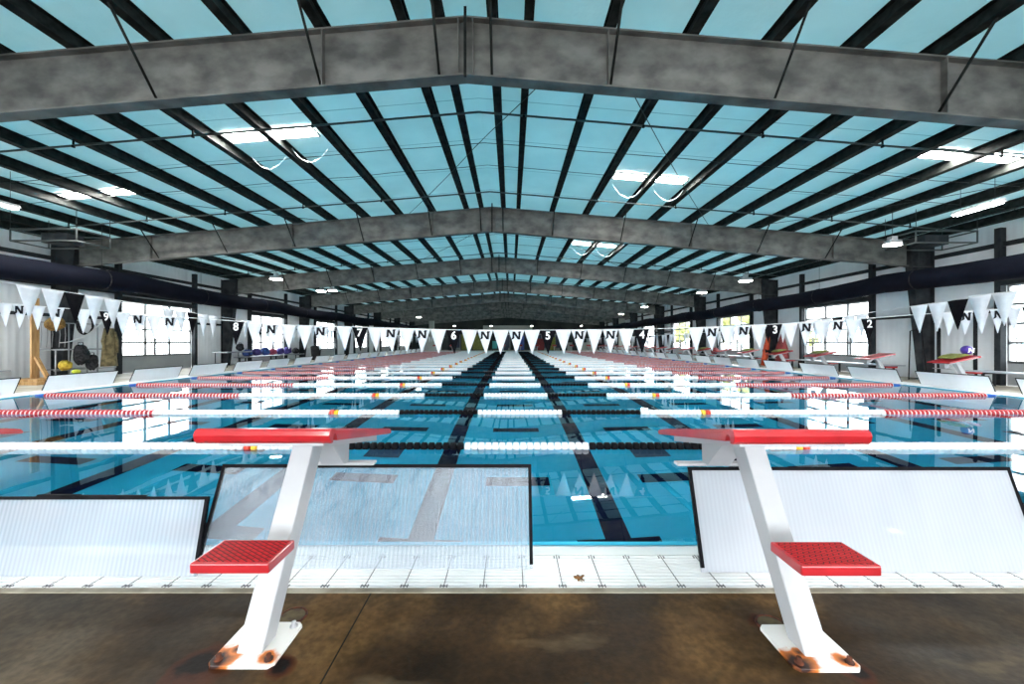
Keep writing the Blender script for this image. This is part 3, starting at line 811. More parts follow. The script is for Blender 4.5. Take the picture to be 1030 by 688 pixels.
def high_bay(x, y, z, label, s=1.0):
    t = empty('high_bay_lamp', (x, y, z))
    b = MB(); b.box(-0.22 * s, 0.22 * s, -0.16 * s, 0.16 * s, 0.05, 0.12 * s + 0.05); b.box(-0.08, 0.08, -0.08, 0.08, 0.12 * s + 0.05, 0.34 * s); b.build('housing', M['white'], t, bevel=0.01)
    g = MB(); g.box(-0.21 * s, 0.21 * s, -0.15 * s, 0.15 * s, 0.0, 0.05); g.build('lamp_lens', M['lamp_small'], t)
    c = MB(); c.path([(0, 0, 0.34 * s), (0, 0, roof(x, 5.925) - z)], 0.008, 5); c.build('hanging_rod', M['rod'], t)
    tag(t, label, 'lamp', 'small high bay lamps')
high_bay(10.55, 11.0, EYE + 2.66, 'boxy white lamp hanging before the second frame, right side', 0.75)
high_bay(10.5, 17.8, EYE + 2.70, 'small lamp hanging right of centre beyond the second frame')
high_bay(10.5, 21.9, EYE + 2.68, 'small lamp on the right just beyond the third frame')
high_bay(10.5, 31.3, EYE + 2.72, 'small lamp on the right beyond the fourth frame')
high_bay(10.8, 39.0, EYE + 2.7, 'tiny lamp on the right near the far frames')
high_bay(-11.4, 19.3, EYE + 3.02, 'small lamp at left before the third frame, above the duct')
high_bay(-11.4, 23.9, EYE + 3.02, 'small lamp at left beyond the third frame, left of a close pair')
high_bay(-11.4, 25.4, EYE + 3.25, 'small lamp at left beyond the third frame, right of a close pair')
high_bay(-10.2, 44.0, EYE + 2.7, 'tiny lamp at left near the far frames')
for x, l in ((-7.4, 'leftmost'), (-2.6, 'second from left'), (2.7, 'third from left'), (9.2, 'rightmost')):
    high_bay(x, 52.0, EYE + 2.05, 'tiny far lamp above the end deck, %s of four' % l, 0.6)

# ------------------------------------------------------------------ starting blocks
def make_block():
    t = empty('starting_block', (0, 0, 0))
    b = MB()
    c = 0.018; x0, x1, y0, y1 = -0.125, 0.125, -0.05, 0.185
    b.prism([(x0 + c, y0), (x1 - c, y0), (x1, y0 + c), (x1, y1 - c), (x1 - c, y1), (x0 + c, y1), (x0, y1 - c), (x0, y0 + c)], 'z', 0, 0.014)
    b.build('base_plate', M['plate'], t, bevel=0.003)
    for (x, y) in ((-0.095, -0.02), (0.095, -0.02), (0.095, 0.155)):
        g = MB(); g.lathe([(0.014, 0.016), (0.02, 0.016), (0.02, 0.009), (0.036, 0.009)], (x, y, 0), 'z', 8); g.build('anchor_bolt', M['rust'] if y < 0 else M['white'], t)
    b = MB(); sl = 0.41 / 0.72
    def pz(z, back): return 0.0 + sl * z + (0.10 if back else 0.0)
    zt = 0.76
    b.hexa([(-0.05, pz(0.012, 0), 0.012), (0.05, pz(0.012, 0), 0.012), (0.05, pz(0.012, 1), 0.012), (-0.05, pz(0.012, 1), 0.012),
            (-0.05, pz(zt, 0), zt), (0.05, pz(zt, 0), zt), (0.05, pz(zt, 1), zt - 0.04), (-0.05, pz(zt, 1), zt - 0.04)])
    b.build('post', M['white'], t, bevel=0.006)
    # rear step
    b = MB(); b.box(-0.143, 0.143, -0.10, 0.075, 0.385, 0.423); b.build('step', M['red'], t, bevel=0.006, seg=3)
    st = t.children[-1]
    g = MB(); g.box(-0.130, 0.130, -0.088, 0.063, 0.4225, 0.4245); g.build('tread', M['tread'], st)
    g = MB(); g.prism([(-0.02, 0.352), (0.19, 0.295), (0.205, 0.325), (0.05, 0.384), (-0.02, 0.384)], 'x', -0.035, 0.035); g.build('step_bracket', M['white'], t, bevel=0.003)
    g = MB(); g.lathe([(-0.006, 0.012), (0.006, 0.012), (0.006, 0.006), (0.012, 0.006)], (0.044, 0.06, 0.368), 'x', 8); g.build('bracket_bolt', M['rust'], t)
    # platform, sloping down to the water
    y0, y1 = 0.09, 0.92; za, zb_ = 0.862, 0.700
    def S(u, v):
        """u along the slope from the rear edge, v above the underside"""
        f = u / (y1 - y0); return (y0 + u, za - 0.042 + (zb_ - za) * f + v)
    prof = [S(0.012, -0.014), S(0.0, -0.004), S(-0.005, 0.018), S(0.002, 0.036), S(0.015, 0.046), S(0.035, 0.048), S(0.06, 0.040), S(0.78, 0.030), S(0.815, 0.026), S(0.83, 0.012), S(0.825, 0.0), S(0.80, -0.002),
            S(0.066, -0.004), S(0.062, 0.014), S(0.052, 0.024), S(0.040, 0.024), S(0.032, 0.010), S(0.030, -0.012)]
    prof = prof
    b = MB(); b.prism(prof, 'x', -0.278, 0.278); b.build('platform', M['red'], t, bevel=0.002)
    pf = t.children[-1]
    g = MB()
    y_a, z_a = S(0.09, 0.0395); y_b, z_b = S(0.77, 0.0305)
    g.hexa([(-0.255, y_a, z_a - 0.001), (0.255, y_a, z_a - 0.001), (0.255, y_b, z_b - 0.001), (-0.255, y_b, z_b - 0.001), (-0.255, y_a, z_a + 0.0015), (0.255, y_a, z_a + 0.0015), (0.255, y_b, z_b + 0.0015), (-0.255, y_b, z_b + 0.0015)])
    g.build('tread', M['tread'], pf)
    # tray under the platform
    def U(u, v): p = S(u, v); return p
    b = MB(); q0 = U(0.06, -0.028); q1 = U(0.73, -0.040); q2 = U(0.73, -0.002); q3 = U(0.06, -0.002)
    b.prism([q0, q1, q2, q3], 'x', -0.222, 0.222); b.build('platform_frame', M['white'], t, bevel=0.003)
    # gusset box and backstroke grip bar
    b = MB(); top = U(0.45, -0.030); 
    b.prism([(0.74, 0.522), (0.80, 0.522), (0.815, 0.70), (0.52, 0.735)], 'x', -0.065, 0.065); b.build('gusset', M['white'], t, bevel=0.003)
    b = MB(); b.box(-0.22, 0.22, 0.77, 0.83, 0.505, 0.522); b.build('grip_bar', M['white'], t, bevel=0.005)
    return t
def anchor_ring(t, dx, dy):
    g = MB(); n = 24
    g.lathe([(0.0, 0.062), (0.006, 0.060), (0.006, 0.0535), (0.002, 0.053)], (dx, dy, 0.0), 'z', n); 
    o = g.build('anchor_ring', M['rust'], t)
    g = MB(); g.lathe([(0.0, 0.052), (0.0035, 0.051)], (dx, dy, 0.0), 'z', n); g.build('anchor_cover', M['cover'], t)
blk = make_block()
blk.location = (BLOCK_X[0], 1.53, ZD)
tag(blk, 'white starting block with red platform and step, left of the two in front', 'starting block', 'starting blocks on the near deck')
b2 = copy_tree(blk); b2.location = (BLOCK_X[1], 1.515, ZD)
tag(b2, 'white starting block with red platform and step, right of the two in front', 'starting block', 'starting blocks on the near deck')
b3 = copy_tree(blk); b3.location = (-3.28, 1.53, ZD)
tag(b3, 'starting block cut off by the left picture edge, only its red platform corner showing', 'starting block', 'starting blocks on the near deck')
anchor_ring(blk, 0.045, 0.235)
anchor_ring(b2, -0.055, 0.20)
for j in range(3, 22):
    o = copy_tree(blk, skip=('anchor_ring', 'anchor_cover', 'anchor_bolt', 'tread', 'bracket_bolt') if j > 7 else ('anchor_ring', 'anchor_cover'))
    o.location = (XR + 0.70, YN + LANE * (j + 0.5) + 0.05, ZD); o.rotation_euler = (0, 0, PI / 2)
    tag(o, 'white and red starting block on the right side of the pool, %s from the camera' % ORD[j - 3], 'starting block', 'starting blocks along the right side')

# ------------------------------------------------------------------ edge panels (leaning twin-wall sheets)
def make_panel(width, h, lean, mt, clip=False):
    """origin bottom centre, leans towards +y"""
    t = empty('splash_panel', (0, 0, 0)); w = width / 2; n = Vector((0, h, -lean)).normalized() * 0.005
    def P(x, f, o): return (x, lean * f + n.y * o, h * f + n.z * o)
    b = MB(); b.hexa([P(-w, 0, -1), P(w, 0, -1), P(w, 0, 1), P(-w, 0, 1), P(-w, 1, -1), P(w, 1, -1), P(w, 1, 1), P(-w, 1, 1)])
    b.build('sheet', mt, t)
    e = MB(); k = 0.018
    e.hexa([P(-w, 1 - 0.022, -1.6), P(w, 1 - 0.022, -1.6), P(w, 1 - 0.022, 1.6), P(-w, 1 - 0.022, 1.6), P(-w, 1.015, -1.6), P(w, 1.015, -1.6), P(w, 1.015, 1.6), P(-w, 1.015, 1.6)])
    for s in (-1, 1):
        xa, xb = sorted((s * w, s * (w - k)))
        e.hexa([P(xa, 0.04, -1.5), P(xb, 0.04, -1.5), P(xb, 0.04, 1.5), P(xa, 0.04, 1.5), P(xa, 0.99, -1.5), P(xb, 0.99, -1.5), P(xb, 0.99, 1.5), P(xa, 0.99, 1.5)])
    e.build('edge_strip', M['black_frame'], t)
    if clip:
        g = MB()
        for (xa, xb, hh) in ((-0.02, 0.18, 0.045), (0.19, 0.55, 0.035)):
            g.hexa([P(xa, 1.0, -2.4), P(xb, 1.0, -2.4), P(xb, 1.0, 2.4), P(xa, 1.0, 2.4), P(xa + 0.01, 1.0 + hh, -2.4), P(xb + 0.03, 1.0 + hh, -2.4), P(xb + 0.03, 1.0 + hh, 2.4), P(xa + 0.01, 1.0 + hh, 2.4)])
        g.build('edge_clip', M['black_frame'], t)
    return t
pz0 = 0.049
p = make_panel(1.82, 0.49, 0.21, M['poly_clear']); p.location = (-0.791, 2.14, pz0)
tag(p, 'clear ribbed plastic panel with black edge, in the middle behind the left block', 'panel', 'panels on the near gutter')
p = make_panel(1.83, 0.375, 0.085, M['poly_milky'], True); p.location = (-2.555, 2.075, pz0)
tag(p, 'lower milky plastic panel with black clip on top, at the left picture edge', 'panel', 'panels on the near gutter')
p = make_panel(1.83, 0.50, 0.16, M['poly_glare']); p.location = (1.925, 2.11, pz0)
tag(p, 'plastic panel with black edge and painted-in window glare, behind the right block', 'panel', 'panels on the near gutter')
sp = make_panel(1.78, 0.385, 0.17, M['poly_side'])
first = True
cnt = {-1: 0, 1: 0}
for j in range(2, 22):
    for s in (-1, 1):
        o = sp if first else copy_tree(sp); first = False
        yc = YN + LANE * (j + 0.5) + (0.25 if s < 0 else 0.12) + random.uniform(-0.06, 0.06)
        o.location = (XL - 0.33, yc, pz0) if s < 0 else (XR + 0.27, yc, pz0)
        o.rotation_euler = (0, 0, -s * -PI / 2 if s > 0 else -PI / 2)
        tag(o, 'white plastic panel leaning on the %s pool edge, %s from the camera' % ('left' if s < 0 else 'right', ORD[cnt[s]]), 'panel', 'panels along the %s pool edge' % ('left' if s < 0 else 'right'))
        cnt[s] += 1

# ------------------------------------------------------------------ lane ropes
def float_run(x0, x1, pitch, kind):
    """a run of float discs on the rope as one surface"""
    b = MB(); n = max(1, round((x1 - x0) / pitch)); p = (x1 - x0) / n; prof = []; mis = []
    R_, r_ = 0.058, 0.024
    for i in range(n):
        a = x0 + i * p
        if kind == 'red':
            st = [(0.02, 0.040), (0.06, 0.055), (0.14, 0.062), (0.44, 0.062), (0.52, 0.055), (0.54, 0.040), (0.62, 0.047), (0.9, 0.047), (0.98, 0.040)]
            mi = [0, 0, 0, 0, 0, 1, 1, 1, 1]
        else:
            st = [(0.03, r_), (0.05, R_ * 0.85), (0.16, R_), (0.74, R_), (0.86, R_ * 0.85), (0.9, r_)]
            mi = [0] * 6
        for f, r in st: prof.append((a + f * p, r))
        mis += mi
    b.lathe(prof, (0, 0, 0), 'x', 14, mis=mis[:len(prof) - 1]); return b
RUNS = [(-11.02, -6.45, 'red'), (-6.45, -3.36, 'white'), (-3.36, -3.28, 'red1'), (-3.28, -3.20, 'yellow'), (-3.20, -2.13, 'white'), (-2.13, -0.745, 'black'), (-0.745, 0.745, 'white'),
        (0.745, 2.13, 'black'), (2.13, 3.20, 'white'), (3.20, 3.28, 'yellow'), (3.28, 3.36, 'red1'), (3.36, 6.45, 'white'), (6.45, 11.02, 'red')]
def make_rope():
    t = empty('lane_rope', (0, 0, 0))
    for (a, c, kd) in RUNS:
        mm = {'red': [M['float_red'], M['float_pink']], 'white': M['float_white'], 'black': M['float_black'], 'yellow': M['float_yellow'], 'red1': M['float_orange']}[kd]
        o = float_run(a, c, 0.084 if kd != 'red' else 0.078, kd).build({'red': 'red_float_run', 'white': 'white_float_run', 'black': 'black_float_run', 'yellow': 'yellow_float', 'red1': 'orange_float'}[kd], mm, t)
    b = MB(); b.path([(XL - PCX + 0.01, 0, 0.015), (-11.0, 0, 0.0), (11.0, 0, 0), (XR - PCX - 0.01, 0, 0.015)], 0.006, 6); b.build('cable', M['tube'], t)
    for s in (-1, 1):
        g = MB(); g.lathe([(-0.10, 0.012), (-0.09, 0.028), (0.06, 0.028), (0.10, 0.012)], (s * 11.16, 0, 0.004), 'x', 10); g.build('tensioner', M['blue_plastic'], t)
    return t
rp = make_rope()
for j in range(1, 22):
    o = rp if j == 1 else copy_tree(rp)
    dx = {1: 0.15, 2: 0.10, 3: 0.02}.get(j, random.uniform(-0.04, 0.06))
    o.location = (PCX + dx * 0.6, YN + LANE * j - 0.02, 0.012)
    tag(o, 'floating lane rope with red, white and black discs across the pool, %s from the camera' % ORD[j - 1], 'lane rope', 'lane ropes')

# ------------------------------------------------------------------ pennants
def pennant_mesh(name, w, h, mt, seed=0):
    """local x across, z down from 0, facing -y, slightly curled"""
    rnd = random.Random(seed); a = rnd.uniform(-0.012, 0.012); c = rnd.uniform(-0.02, 0.02)
    me = bpy.data.meshes.new(name); V = []; F = []; n = 8
    for i in range(n + 1):
        f = i / n; half = w / 2 * (1 - f) + 0.004
        for k in (-1, 0, 1):
            V.append((k * half + c * f * f, a * math.sin(PI * f) * (1 if k == 0 else 0.3) + 0.0, -h * f))
    for i in range(n):
        for k in range(2):
            q = i * 3 + k; F.append((q, q + 3, q + 4, q + 1))
    me.from_pydata(V, [], F); me.materials.append(mt)
    for p in me.polygons: p.use_smooth = True
    return me, c
def text_mesh(s, size, ext=0.0015):
    cu = bpy.data.curves.new('digit', 'FONT'); cu.body = s; cu.size = size; cu.extrude = ext; cu.align_x = 'CENTER'; cu.align_y = 'CENTER'; cu.offset = size * 0.02
    o = bpy.data.objects.new('digit', cu); COL.objects.link(o)
    dg = bpy.context.evaluated_depsgraph_get(); me = bpy.data.meshes.new_from_object(o.evaluated_get(dg))
    bpy.data.objects.remove(o); return me
DIG = {}
def emblem_mesh(sz):
    """swept letter N with hooked tails"""
    b = MB(); s = sz
    polys = [[(-0.52, -0.46), (-0.30, -0.36), (-0.26, 0.50), (-0.50, 0.50)],
             [(-0.52, 0.50), (-0.20, 0.50), (0.46, -0.50), (0.16, -0.50)],
             [(0.22, -0.50), (0.46, -0.50), (0.50, 0.36), (0.26, 0.44)],
             [(-0.72, -0.56), (-0.36, -0.42), (-0.24, -0.20), (-0.52, -0.26)],
             [(0.18, 0.34), (0.46, 0.30), (0.66, 0.48), (0.30, 0.54)]]
    for i, pl in enumerate(polys):
        b.prism([(x * s, z * s) for x, z in pl], 'y', -0.0015 - i * 0.0002, 0.0015)
    me = bpy.data.meshes.new('emblem'); me.from_pydata(b.v, [], b.f); me.materials.append(M['ink']); return me
EMB = emblem_mesh(0.142)
def add_pennant(parent, loc, kind, w, h, rz=0.0, seed=0, digit=None):
    me, c = pennant_mesh('pennant', w, h, M['pennant_black'] if kind in 'BD' else M['pennant_white'], seed)
    o = bpy.data.objects.new('black_pennant' if kind in 'BD' else 'white_pennant', me); COL.objects.link(o); o.parent = parent
    o.location = loc; o.rotation_euler = (0, 0, rz)
    so = o.modifiers.new('thick', 'SOLIDIFY'); so.thickness = 0.003
    if kind == 'N':
        e = bpy.data.objects.new('emblem', EMB); COL.objects.link(e); e.parent = o; e.location = (0.0, -0.016, -0.098)
    if digit:
        if digit not in DIG:
            DIG[digit] = text_mesh(digit, 0.192); DIG[digit].materials.append(M['ink_white'])
        e = bpy.data.objects.new('lane_number', DIG[digit]); COL.objects.link(e); e.parent = o; e.location = (0, -0.018, -0.106); e.rotation_euler = (PI / 2, 0, 0)
    return o
FD = 7.12
SEQ = []
def grp(x0, pitch, s):
    for i, ch in enumerate(s): SEQ.append((x0 + pitch * i, ch))
grp(362, 15.75, '7WNWNW6WNWNW5WNWNW4')
grp(700, 15.8, 'WNWNW3WNWNW2')
grp(955, 16.1, 'WNWNW1')
SEQ += [(238, '8'), (256, 'W'), (273.5, 'N'), (290, 'W'), (307, 'W'), (323, 'N'), (346.5, 'W')]
SEQ += [(108, '9'), (124, 'W'), (139.5, 'N'), (155, 'W'), (171.5, 'N'), (84, 'W'), (57, 'N'), (38, 'W'), (20.5, 'N'), (5, 'W'), (-12, 'B'), (1052, 'W'), (1068, 'N')]
YT = [(-20, 303), (6, 305), (57, 309.5), (108, 313), (140, 316), (190, 319.5), (238, 323), (290, 327), (347, 328.5), (362, 329), (457, 331.8), (505, 332), (551, 332), (645, 331), (700, 329.5), (779, 326), (876, 320), (955, 314), (1003, 311), (1080, 305)]
def ytop(x):
    for (a, ya), (c, yb) in zip(YT, YT[1:]):
        if a <= x <= c: return ya + (yb - ya) * (x - a) / (c - a)
    return YT[-1][1]
def fw(x): return ((x - 514) * FD / 400, EYE + (344 - ytop(x)) * FD / 400)
t = empty('pennant_string', (0, FD, 0))
cb = MB(); cb.path([(fw(x)[0], 0, fw(x)[1]) for x in range(-18, 1080, 12)], 0.006, 6); cb.build('cord', M['cord'], t)
for i, (x, ch) in enumerate(SEQ):
    X, Z = fw(x)
    dg = ch if ch.isdigit() else None
    add_pennant(t, (X, -0.002, Z), 'D' if dg else ch, 0.276, 0.428, 0, seed=i, digit=dg)
tag(t, 'string of white and numbered black pennants stretched across the pool', 'pennant string')
def side_string(xs, zf, label, groups, dir_):
    t = empty('pennant_string', (xs, 0, 0))
    ys = [4.6 + 0.6 * i for i in range(62)]
    cb = MB(); cb.path([(0, y, zf(y)) for y in ys], 0.006, 6); cb.build('cord', M['cord'], t)
    q = 0
    for g in range(groups):
        yc = 6.2 + LANE * g
        for i, ch in enumerate('WWBWW'):
            y = yc + (i - 2) * 0.295
            add_pennant(t, (0.002, y, zf(y)), ch, 0.285, 0.47, dir_, seed=100 + q); q += 1
    tag(t, label, 'pennant string')
def zl(y):
    P_ = [(4, 2.14), (5.46, 2.07), (6.9, 1.99), (8.9, 1.87), (13.4, 1.72), (20, 1.68), (60, 1.72)]
    for (a, za), (c, zc) in zip(P_, P_[1:]):
        if a <= y <= c: return za + (zc - za) * (y - a) / (c - a)
    return 1.7
side_string(-6.8, zl, 'white and black pennants strung lengthwise over the left side of the pool', 14, PI / 2)
side_string(6.96, lambda y: zl(y) - 0.10 if y > 6 else 1.97, 'white and black pennants strung lengthwise over the right side of the pool', 14, -PI / 2)

# ------------------------------------------------------------------ benches along the walls
def bench(x, ya, yb, label, s):
    t = empty('bench', (x, (ya + yb) / 2, ZD)); h = (yb - ya) / 2
    for k, (dx, z) in enumerate(((0, 0.42), (s * 0.32, 0.42 + 0.0))):
        b = MB(); b.box(dx - 0.14, dx + 0.14, -h, h, z - 0.035, z); b.build('seat_plank', M['alu'], t, bevel=0.004)
    yy = -h + 0.3
    while yy < h:
        b = MB(); b.box(-0.12, s * 0.32 + 0.12 if s > 0 else 0.12, yy - 0.025, yy + 0.025, 0.335, 0.385) if s > 0 else b.box(-0.44, 0.12, yy - 0.025, yy + 0.025, 0.335, 0.385)
        lx = sorted((0, s * 0.32)); b.box(lx[0] - 0.02, lx[0] + 0.03, yy - 0.025, yy + 0.025, 0, 0.335); b.box(lx[1] - 0.03, lx[1] + 0.02, yy - 0.025, yy + 0.025, 0, 0.335)
        b.build('bench_leg', M['girt'], t); yy += (2 * h - 0.6) / 2 - 0.001
    tag(t, label, 'bench', 'aluminium benches along the walls')
bench(-14.35, 8.6, 11.3, 'aluminium bench by the left wall at the left picture edge', -1)
bench(-14.35, 21.2, 27.4, 'aluminium bench by the left wall carrying coloured bags', -1)
bench(13.05, 7.0, 11.3, 'aluminium bench by the right wall behind the nearest side block', 1)
bench(13.15, 13.7, 18.9, 'aluminium bench by the right wall under the second window', 1)
bench(13.15, 21.6, 27.6, 'aluminium bench by the right wall under the third window', 1)

# ------------------------------------------------------------------ equipment, left deck
t = empty('wooden_post', (-13.9, 11.60, ZD))
b = MB(); b.box(-0.02, 0.03, -0.10, 0.10, 0.16, 2.5); b.build('plank', M['wood'], t, bevel=0.004)
b = MB(); b.hexa([(0.03, -0.05, 0.75), (0.07, -0.05, 0.80), (0.07, 0.05, 0.80), (0.03, 0.05, 0.75), (0.36, -0.05, 0.16), (0.42, -0.05, 0.16), (0.42, 0.05, 0.16), (0.36, 0.05, 0.16)][::1]); b.build('brace', M['wood'], t)
b = MB(); b.box(-0.45, 0.55, -0.40, 0.40, 0.0, 0.09); b.box(-0.40, 0.50, -0.35, 0.35, 0.09, 0.16); b.build('base', M['wood'], t, bevel=0.005)
tag(t, 'tall upright pine plank on a wooden base beside the left wall', 'post')
# storage rack
t = empty('storage_rack', (-14.1, 12.95, ZD))
for yy in (-0.9, 0.0, 0.9):
    for xx in (-0.3, 0.3):
        b = MB(); b.path([(xx, yy, 0), (xx, yy, 1.85 if xx < 0 else 1.0)], 0.020, 8); b.build('upright', M['tube'], t)
for xx, z in ((0.3, 0.98), (-0.3, 0.98), (-0.3, 1.83), (0.3, 0.35), (-0.3, 0.35)):
    b = MB(); b.path([(xx, -0.95, z), (xx, 0.95, z)], 0.018, 8); b.build('rail', M['tube'], t)
for yy in (-0.9, 0.0, 0.9):
    b = MB(); b.path([(-0.3, yy, 0.98), (0.3, yy, 0.98)], 0.015, 8); b.build('cross_bar', M['tube'], t)
tag(t, 'grey tube storage rack hung with bags near the left wall', 'rack')
def bag(name, loc, s, m, label, cat, seed, straps=True, rz=0):
    t = empty(name, loc, rz)
    b = MB(); b.blob((0, 0, s[2] * 0.5), s[0] / 2, s[1] / 2, s[2] * 0.5, lump=0.16, seed=seed, n=18, m=12); b.build('body', m, t)
    if straps:
        g = MB(); g.path([(0, -s[1] * 0.2, s[2] * 0.93), (0, -s[1] * 0.16, s[2] * 1.12), (0, s[1] * 0.16, s[2] * 1.12), (0, s[1] * 0.2, s[2] * 0.93)], 0.012, 6); g.build('handle', M['black_cloth'], t)
        g = MB(); g.blob((s[0] * 0.36 * 1, 0, s[2] * 0.34), s[0] * 0.22, s[1] * 0.34, s[2] * 0.22, lump=0.1, seed=seed + 1); g.build('pocket', m, t)
    tag(t, label, cat); return t
bag('backpack', (-13.58, 12.55, 0.56), (0.30, 0.42, 0.62), M['black_cloth'], 'black backpack hanging on the storage rack rail, the taller one', 'bag', 3)
bag('backpack', (-13.62, 12.93, 0.36), (0.26, 0.34, 0.50), M['black_cloth'], 'small black bag low on the storage rack, right of the backpack', 'bag', 5)
bag('dry_bag', (-13.66, 12.18, 0.40), (0.26, 0.34, 0.30), M['yellow_cloth'], 'crumpled yellow bag on the lower left of the storage rack', 'bag', 8)
bag('mesh_bag', (-14.05, 12.25, 1.62), (0.36, 0.5, 0.42), M['gold'], 'golden brown mesh bag at the top of the storage rack', 'bag', 11)
b = MB(); b.blob((-13.1, 11.98, ZD + 0.325), 0.08, 0.12, 0.07, n=14, m=10); o = b.build('ball', M['lime']); 
b.v = []; 
t = empty('crate', (-13.1, 11.98, ZD)); g = MB(); g.box(-0.2, 0.2, -0.2, 0.2, 0, 0.03); g.box(-0.2, 0.2, -0.2, -0.17, 0.03, 0.25); g.box(-0.2, 0.2, 0.17, 0.2, 0.03, 0.25); g.box(-0.2, -0.17, -0.17, 0.17, 0.03, 0.25); g.box(0.17, 0.2, -0.17, 0.17, 0.03, 0.25); g.build('box_walls', M['girt'], t)
g = MB(); g.box(-0.17, 0.17, -0.17, 0.17, 0.24, 0.252); g.build('lid', M['girt'], t); tag(t, 'small dark crate with a lime ball on it, left deck', 'crate')
tag(o, 'lime yellow ball resting on the dark crate', 'ball')
# hose coil and coat
t = empty('hose_coil', (-13.95, 12.95, 1.95))
for q in range(4):
    b = MB(); b.path([(0.06 + 0.028 * q, math.cos(a) * (0.24 - 0.012 * q), math.sin(a) * (0.34 - 0.012 * q) - 0.1) for a in [PI * 2 * i / 28 for i in range(29)]], 0.016, 6); b.build('hose_loop', M['black_cloth'], t)
b = MB(); b.box(-0.28, 0.10, -0.03, 0.03, 0.22, 0.26); b.build('hook', M['tube'], t)
tag(t, 'dark coiled hose hung at the right end of the storage rack', 'hose')
t = empty('coat', (-13.56, 13.42, ZD + 0.40))
b = MB(); 
pr = []
for i in range(9):
    f = i / 8; b.v += [(0.10 * math.sin(a) * (1.2 - 0.3 * f), math.cos(a) * (0.14 + 0.12 * (1 - f)) + 0.02 * math.sin(5 * a), 1.28 * f) for a in [PI * 2 * k / 16 for k in range(16)]]
for i in range(8):
    for k in range(16):
        k2 = (k + 1) % 16; b.face([i * 16 + k, i * 16 + k2, (i + 1) * 16 + k2, (i + 1) * 16 + k], 0, True)
b.face(list(range(16))[::-1]); b.face([8 * 16 + k for k in range(16)]); b.build('coat_body', M['tan'], t)
for s in (-1, 1):
    g = MB(); g.path([(0.02, s * 0.14, 1.16), (0.03, s * 0.22, 0.85), (0.06, s * 0.20, 0.45)], [0.06, 0.055, 0.045], 10); g.build('sleeve', M['tan'], t)
tag(t, 'long khaki coat hanging at the right end of the storage rack', 'coat')
# hanging chains
for i, yy in enumerate((12.12, 12.28, 12.42, 12.62, 12.78)):
    b = MB(); b.path([(-14.345, yy, 1.90), (-14.345, yy + 0.03, 1.5), (-14.345, yy, 1.10)], 0.010, 6); o = b.build('hanging_strap', M['tube'])
    tag(o, 'grey strap hanging from the top rack rail, %s from the left' % ['first', 'second', 'third', 'fourth', 'fifth'][i], 'strap', 'straps on the rack')
b = MB(); b.path([(-13.5, 11.9 + 1.3 * f, 1.25 + 0.75 * f * f) for f in [i / 14 for i in range(15)]], 0.015, 6); o = b.build('hose', M['cord']); tag(o, 'pale hose curving up across the storage rack', 'hose')
# bags on the left bench
for i, (y, c, nm, z) in enumerate(((21.7, 'blue_cloth', 'blue', 0), (22.5, 'violet_cloth', 'violet', 0), (23.3, 'blue_cloth', 'pale blue', 0), (24.0, 'pink_cloth', 'rose', 0), (24.8, 'violet_cloth', 'dark violet', 0), (25.6, 'violet_cloth', 'purple', 0), (26.6, 'black_cloth', 'black', 0))):
    bag('swim_bag', (-14.4, y, ZD + 0.445), (0.40, 0.60, 0.36 + 0.05 * (i % 3)), M[c], '%s swim bag on the left bench, %s from the camera' % (nm, ORD[i]), 'bag', 30 + i)
t = empty('waste_bin', (-13.2, 26.9, ZD))
b = MB(); b.lathe([(0, 0.24), (0.02, 0.26), (0.80, 0.33), (0.84, 0.35), (0.86, 0.33)], (0, 0, 0), 'z', 20); b.build('bin_body', M['dark'], t)
b = MB(); b.lathe([(0.86, 0.34), (0.90, 0.33), (0.96, 0.22), (0.98, 0.05)], (0, 0, 0), 'z', 20); b.build('lid', M['dark'], t)
tag(t, 'black round waste bin at the end of the left bench', 'bin')
t = empty('folding_table', (-13.7, 19.6, ZD))
b = MB(); b.box(-0.35, 0.35, -0.9, 0.9, 0.70, 0.74); b.build('tabletop', M['tube'], t, bevel=0.005)
for sx in (-0.28, 0.28):
    for sy in (-0.8, 0.8):
        b = MB(); b.path([(sx, sy, 0), (sx, sy, 0.70)], 0.018, 8); b.build('leg', M['girt'], t)
tag(t, 'grey folding table on the left deck just beyond the nearest left window', 'table')
bag('gear_bag', (-13.7, 20.1, ZD + 0.765), (0.3, 0.4, 0.38), M['black_cloth'], 'black gear bag on the grey folding table', 'bag', 77)

# ------------------------------------------------------------------ equipment, right deck
for j, (lab, wd) in {3: ('nearest', 1), 5: ('third', 1), 6: ('fourth', 1), 7: ('fifth', 1), 9: ('seventh', 1)}.items():
    yc = YN + LANE * (j + 0.5) + 0.05; x0 = XR - 0.13
    b = MB()
    b.prism([(x0 + 0.10, 0.828), (x0 + 0.56, 0.918), (x0 + 0.57, 0.935), (x0 + 0.46, 0.962), (x0 + 0.22, 0.918), (x0 + 0.09, 0.845)], 'y', yc - 0.19, yc + 0.19)
    o = b.build('foam_mat', M['olive'], bevel=0.015)
    tag(o, 'folded olive foam mat lying on the %s starting block of the right side' % lab, 'mat', 'olive mats on the side blocks')
t = empty('purple_ball', (XR + 0.55, YN + LANE * 3.5 + 0.05, 1.050))
b = MB(); b.blob((0, 0, 0), 0.105, 0.13, 0.125, n=24, m=16); b.build('ball_skin', M['purple'], t)
e = bpy.data.objects.new('emblem', EMB.copy()); COL.objects.link(e); e.parent = t; e.data.materials[0] = M['ink_white']; e.location = (-0.02, -0.129, 0.0); e.scale = (0.8, 1, 0.8); e.rotation_euler = (0, 0, -0.3)
tag(t, 'purple ball with white letter emblem on the nearest right side block', 'ball')
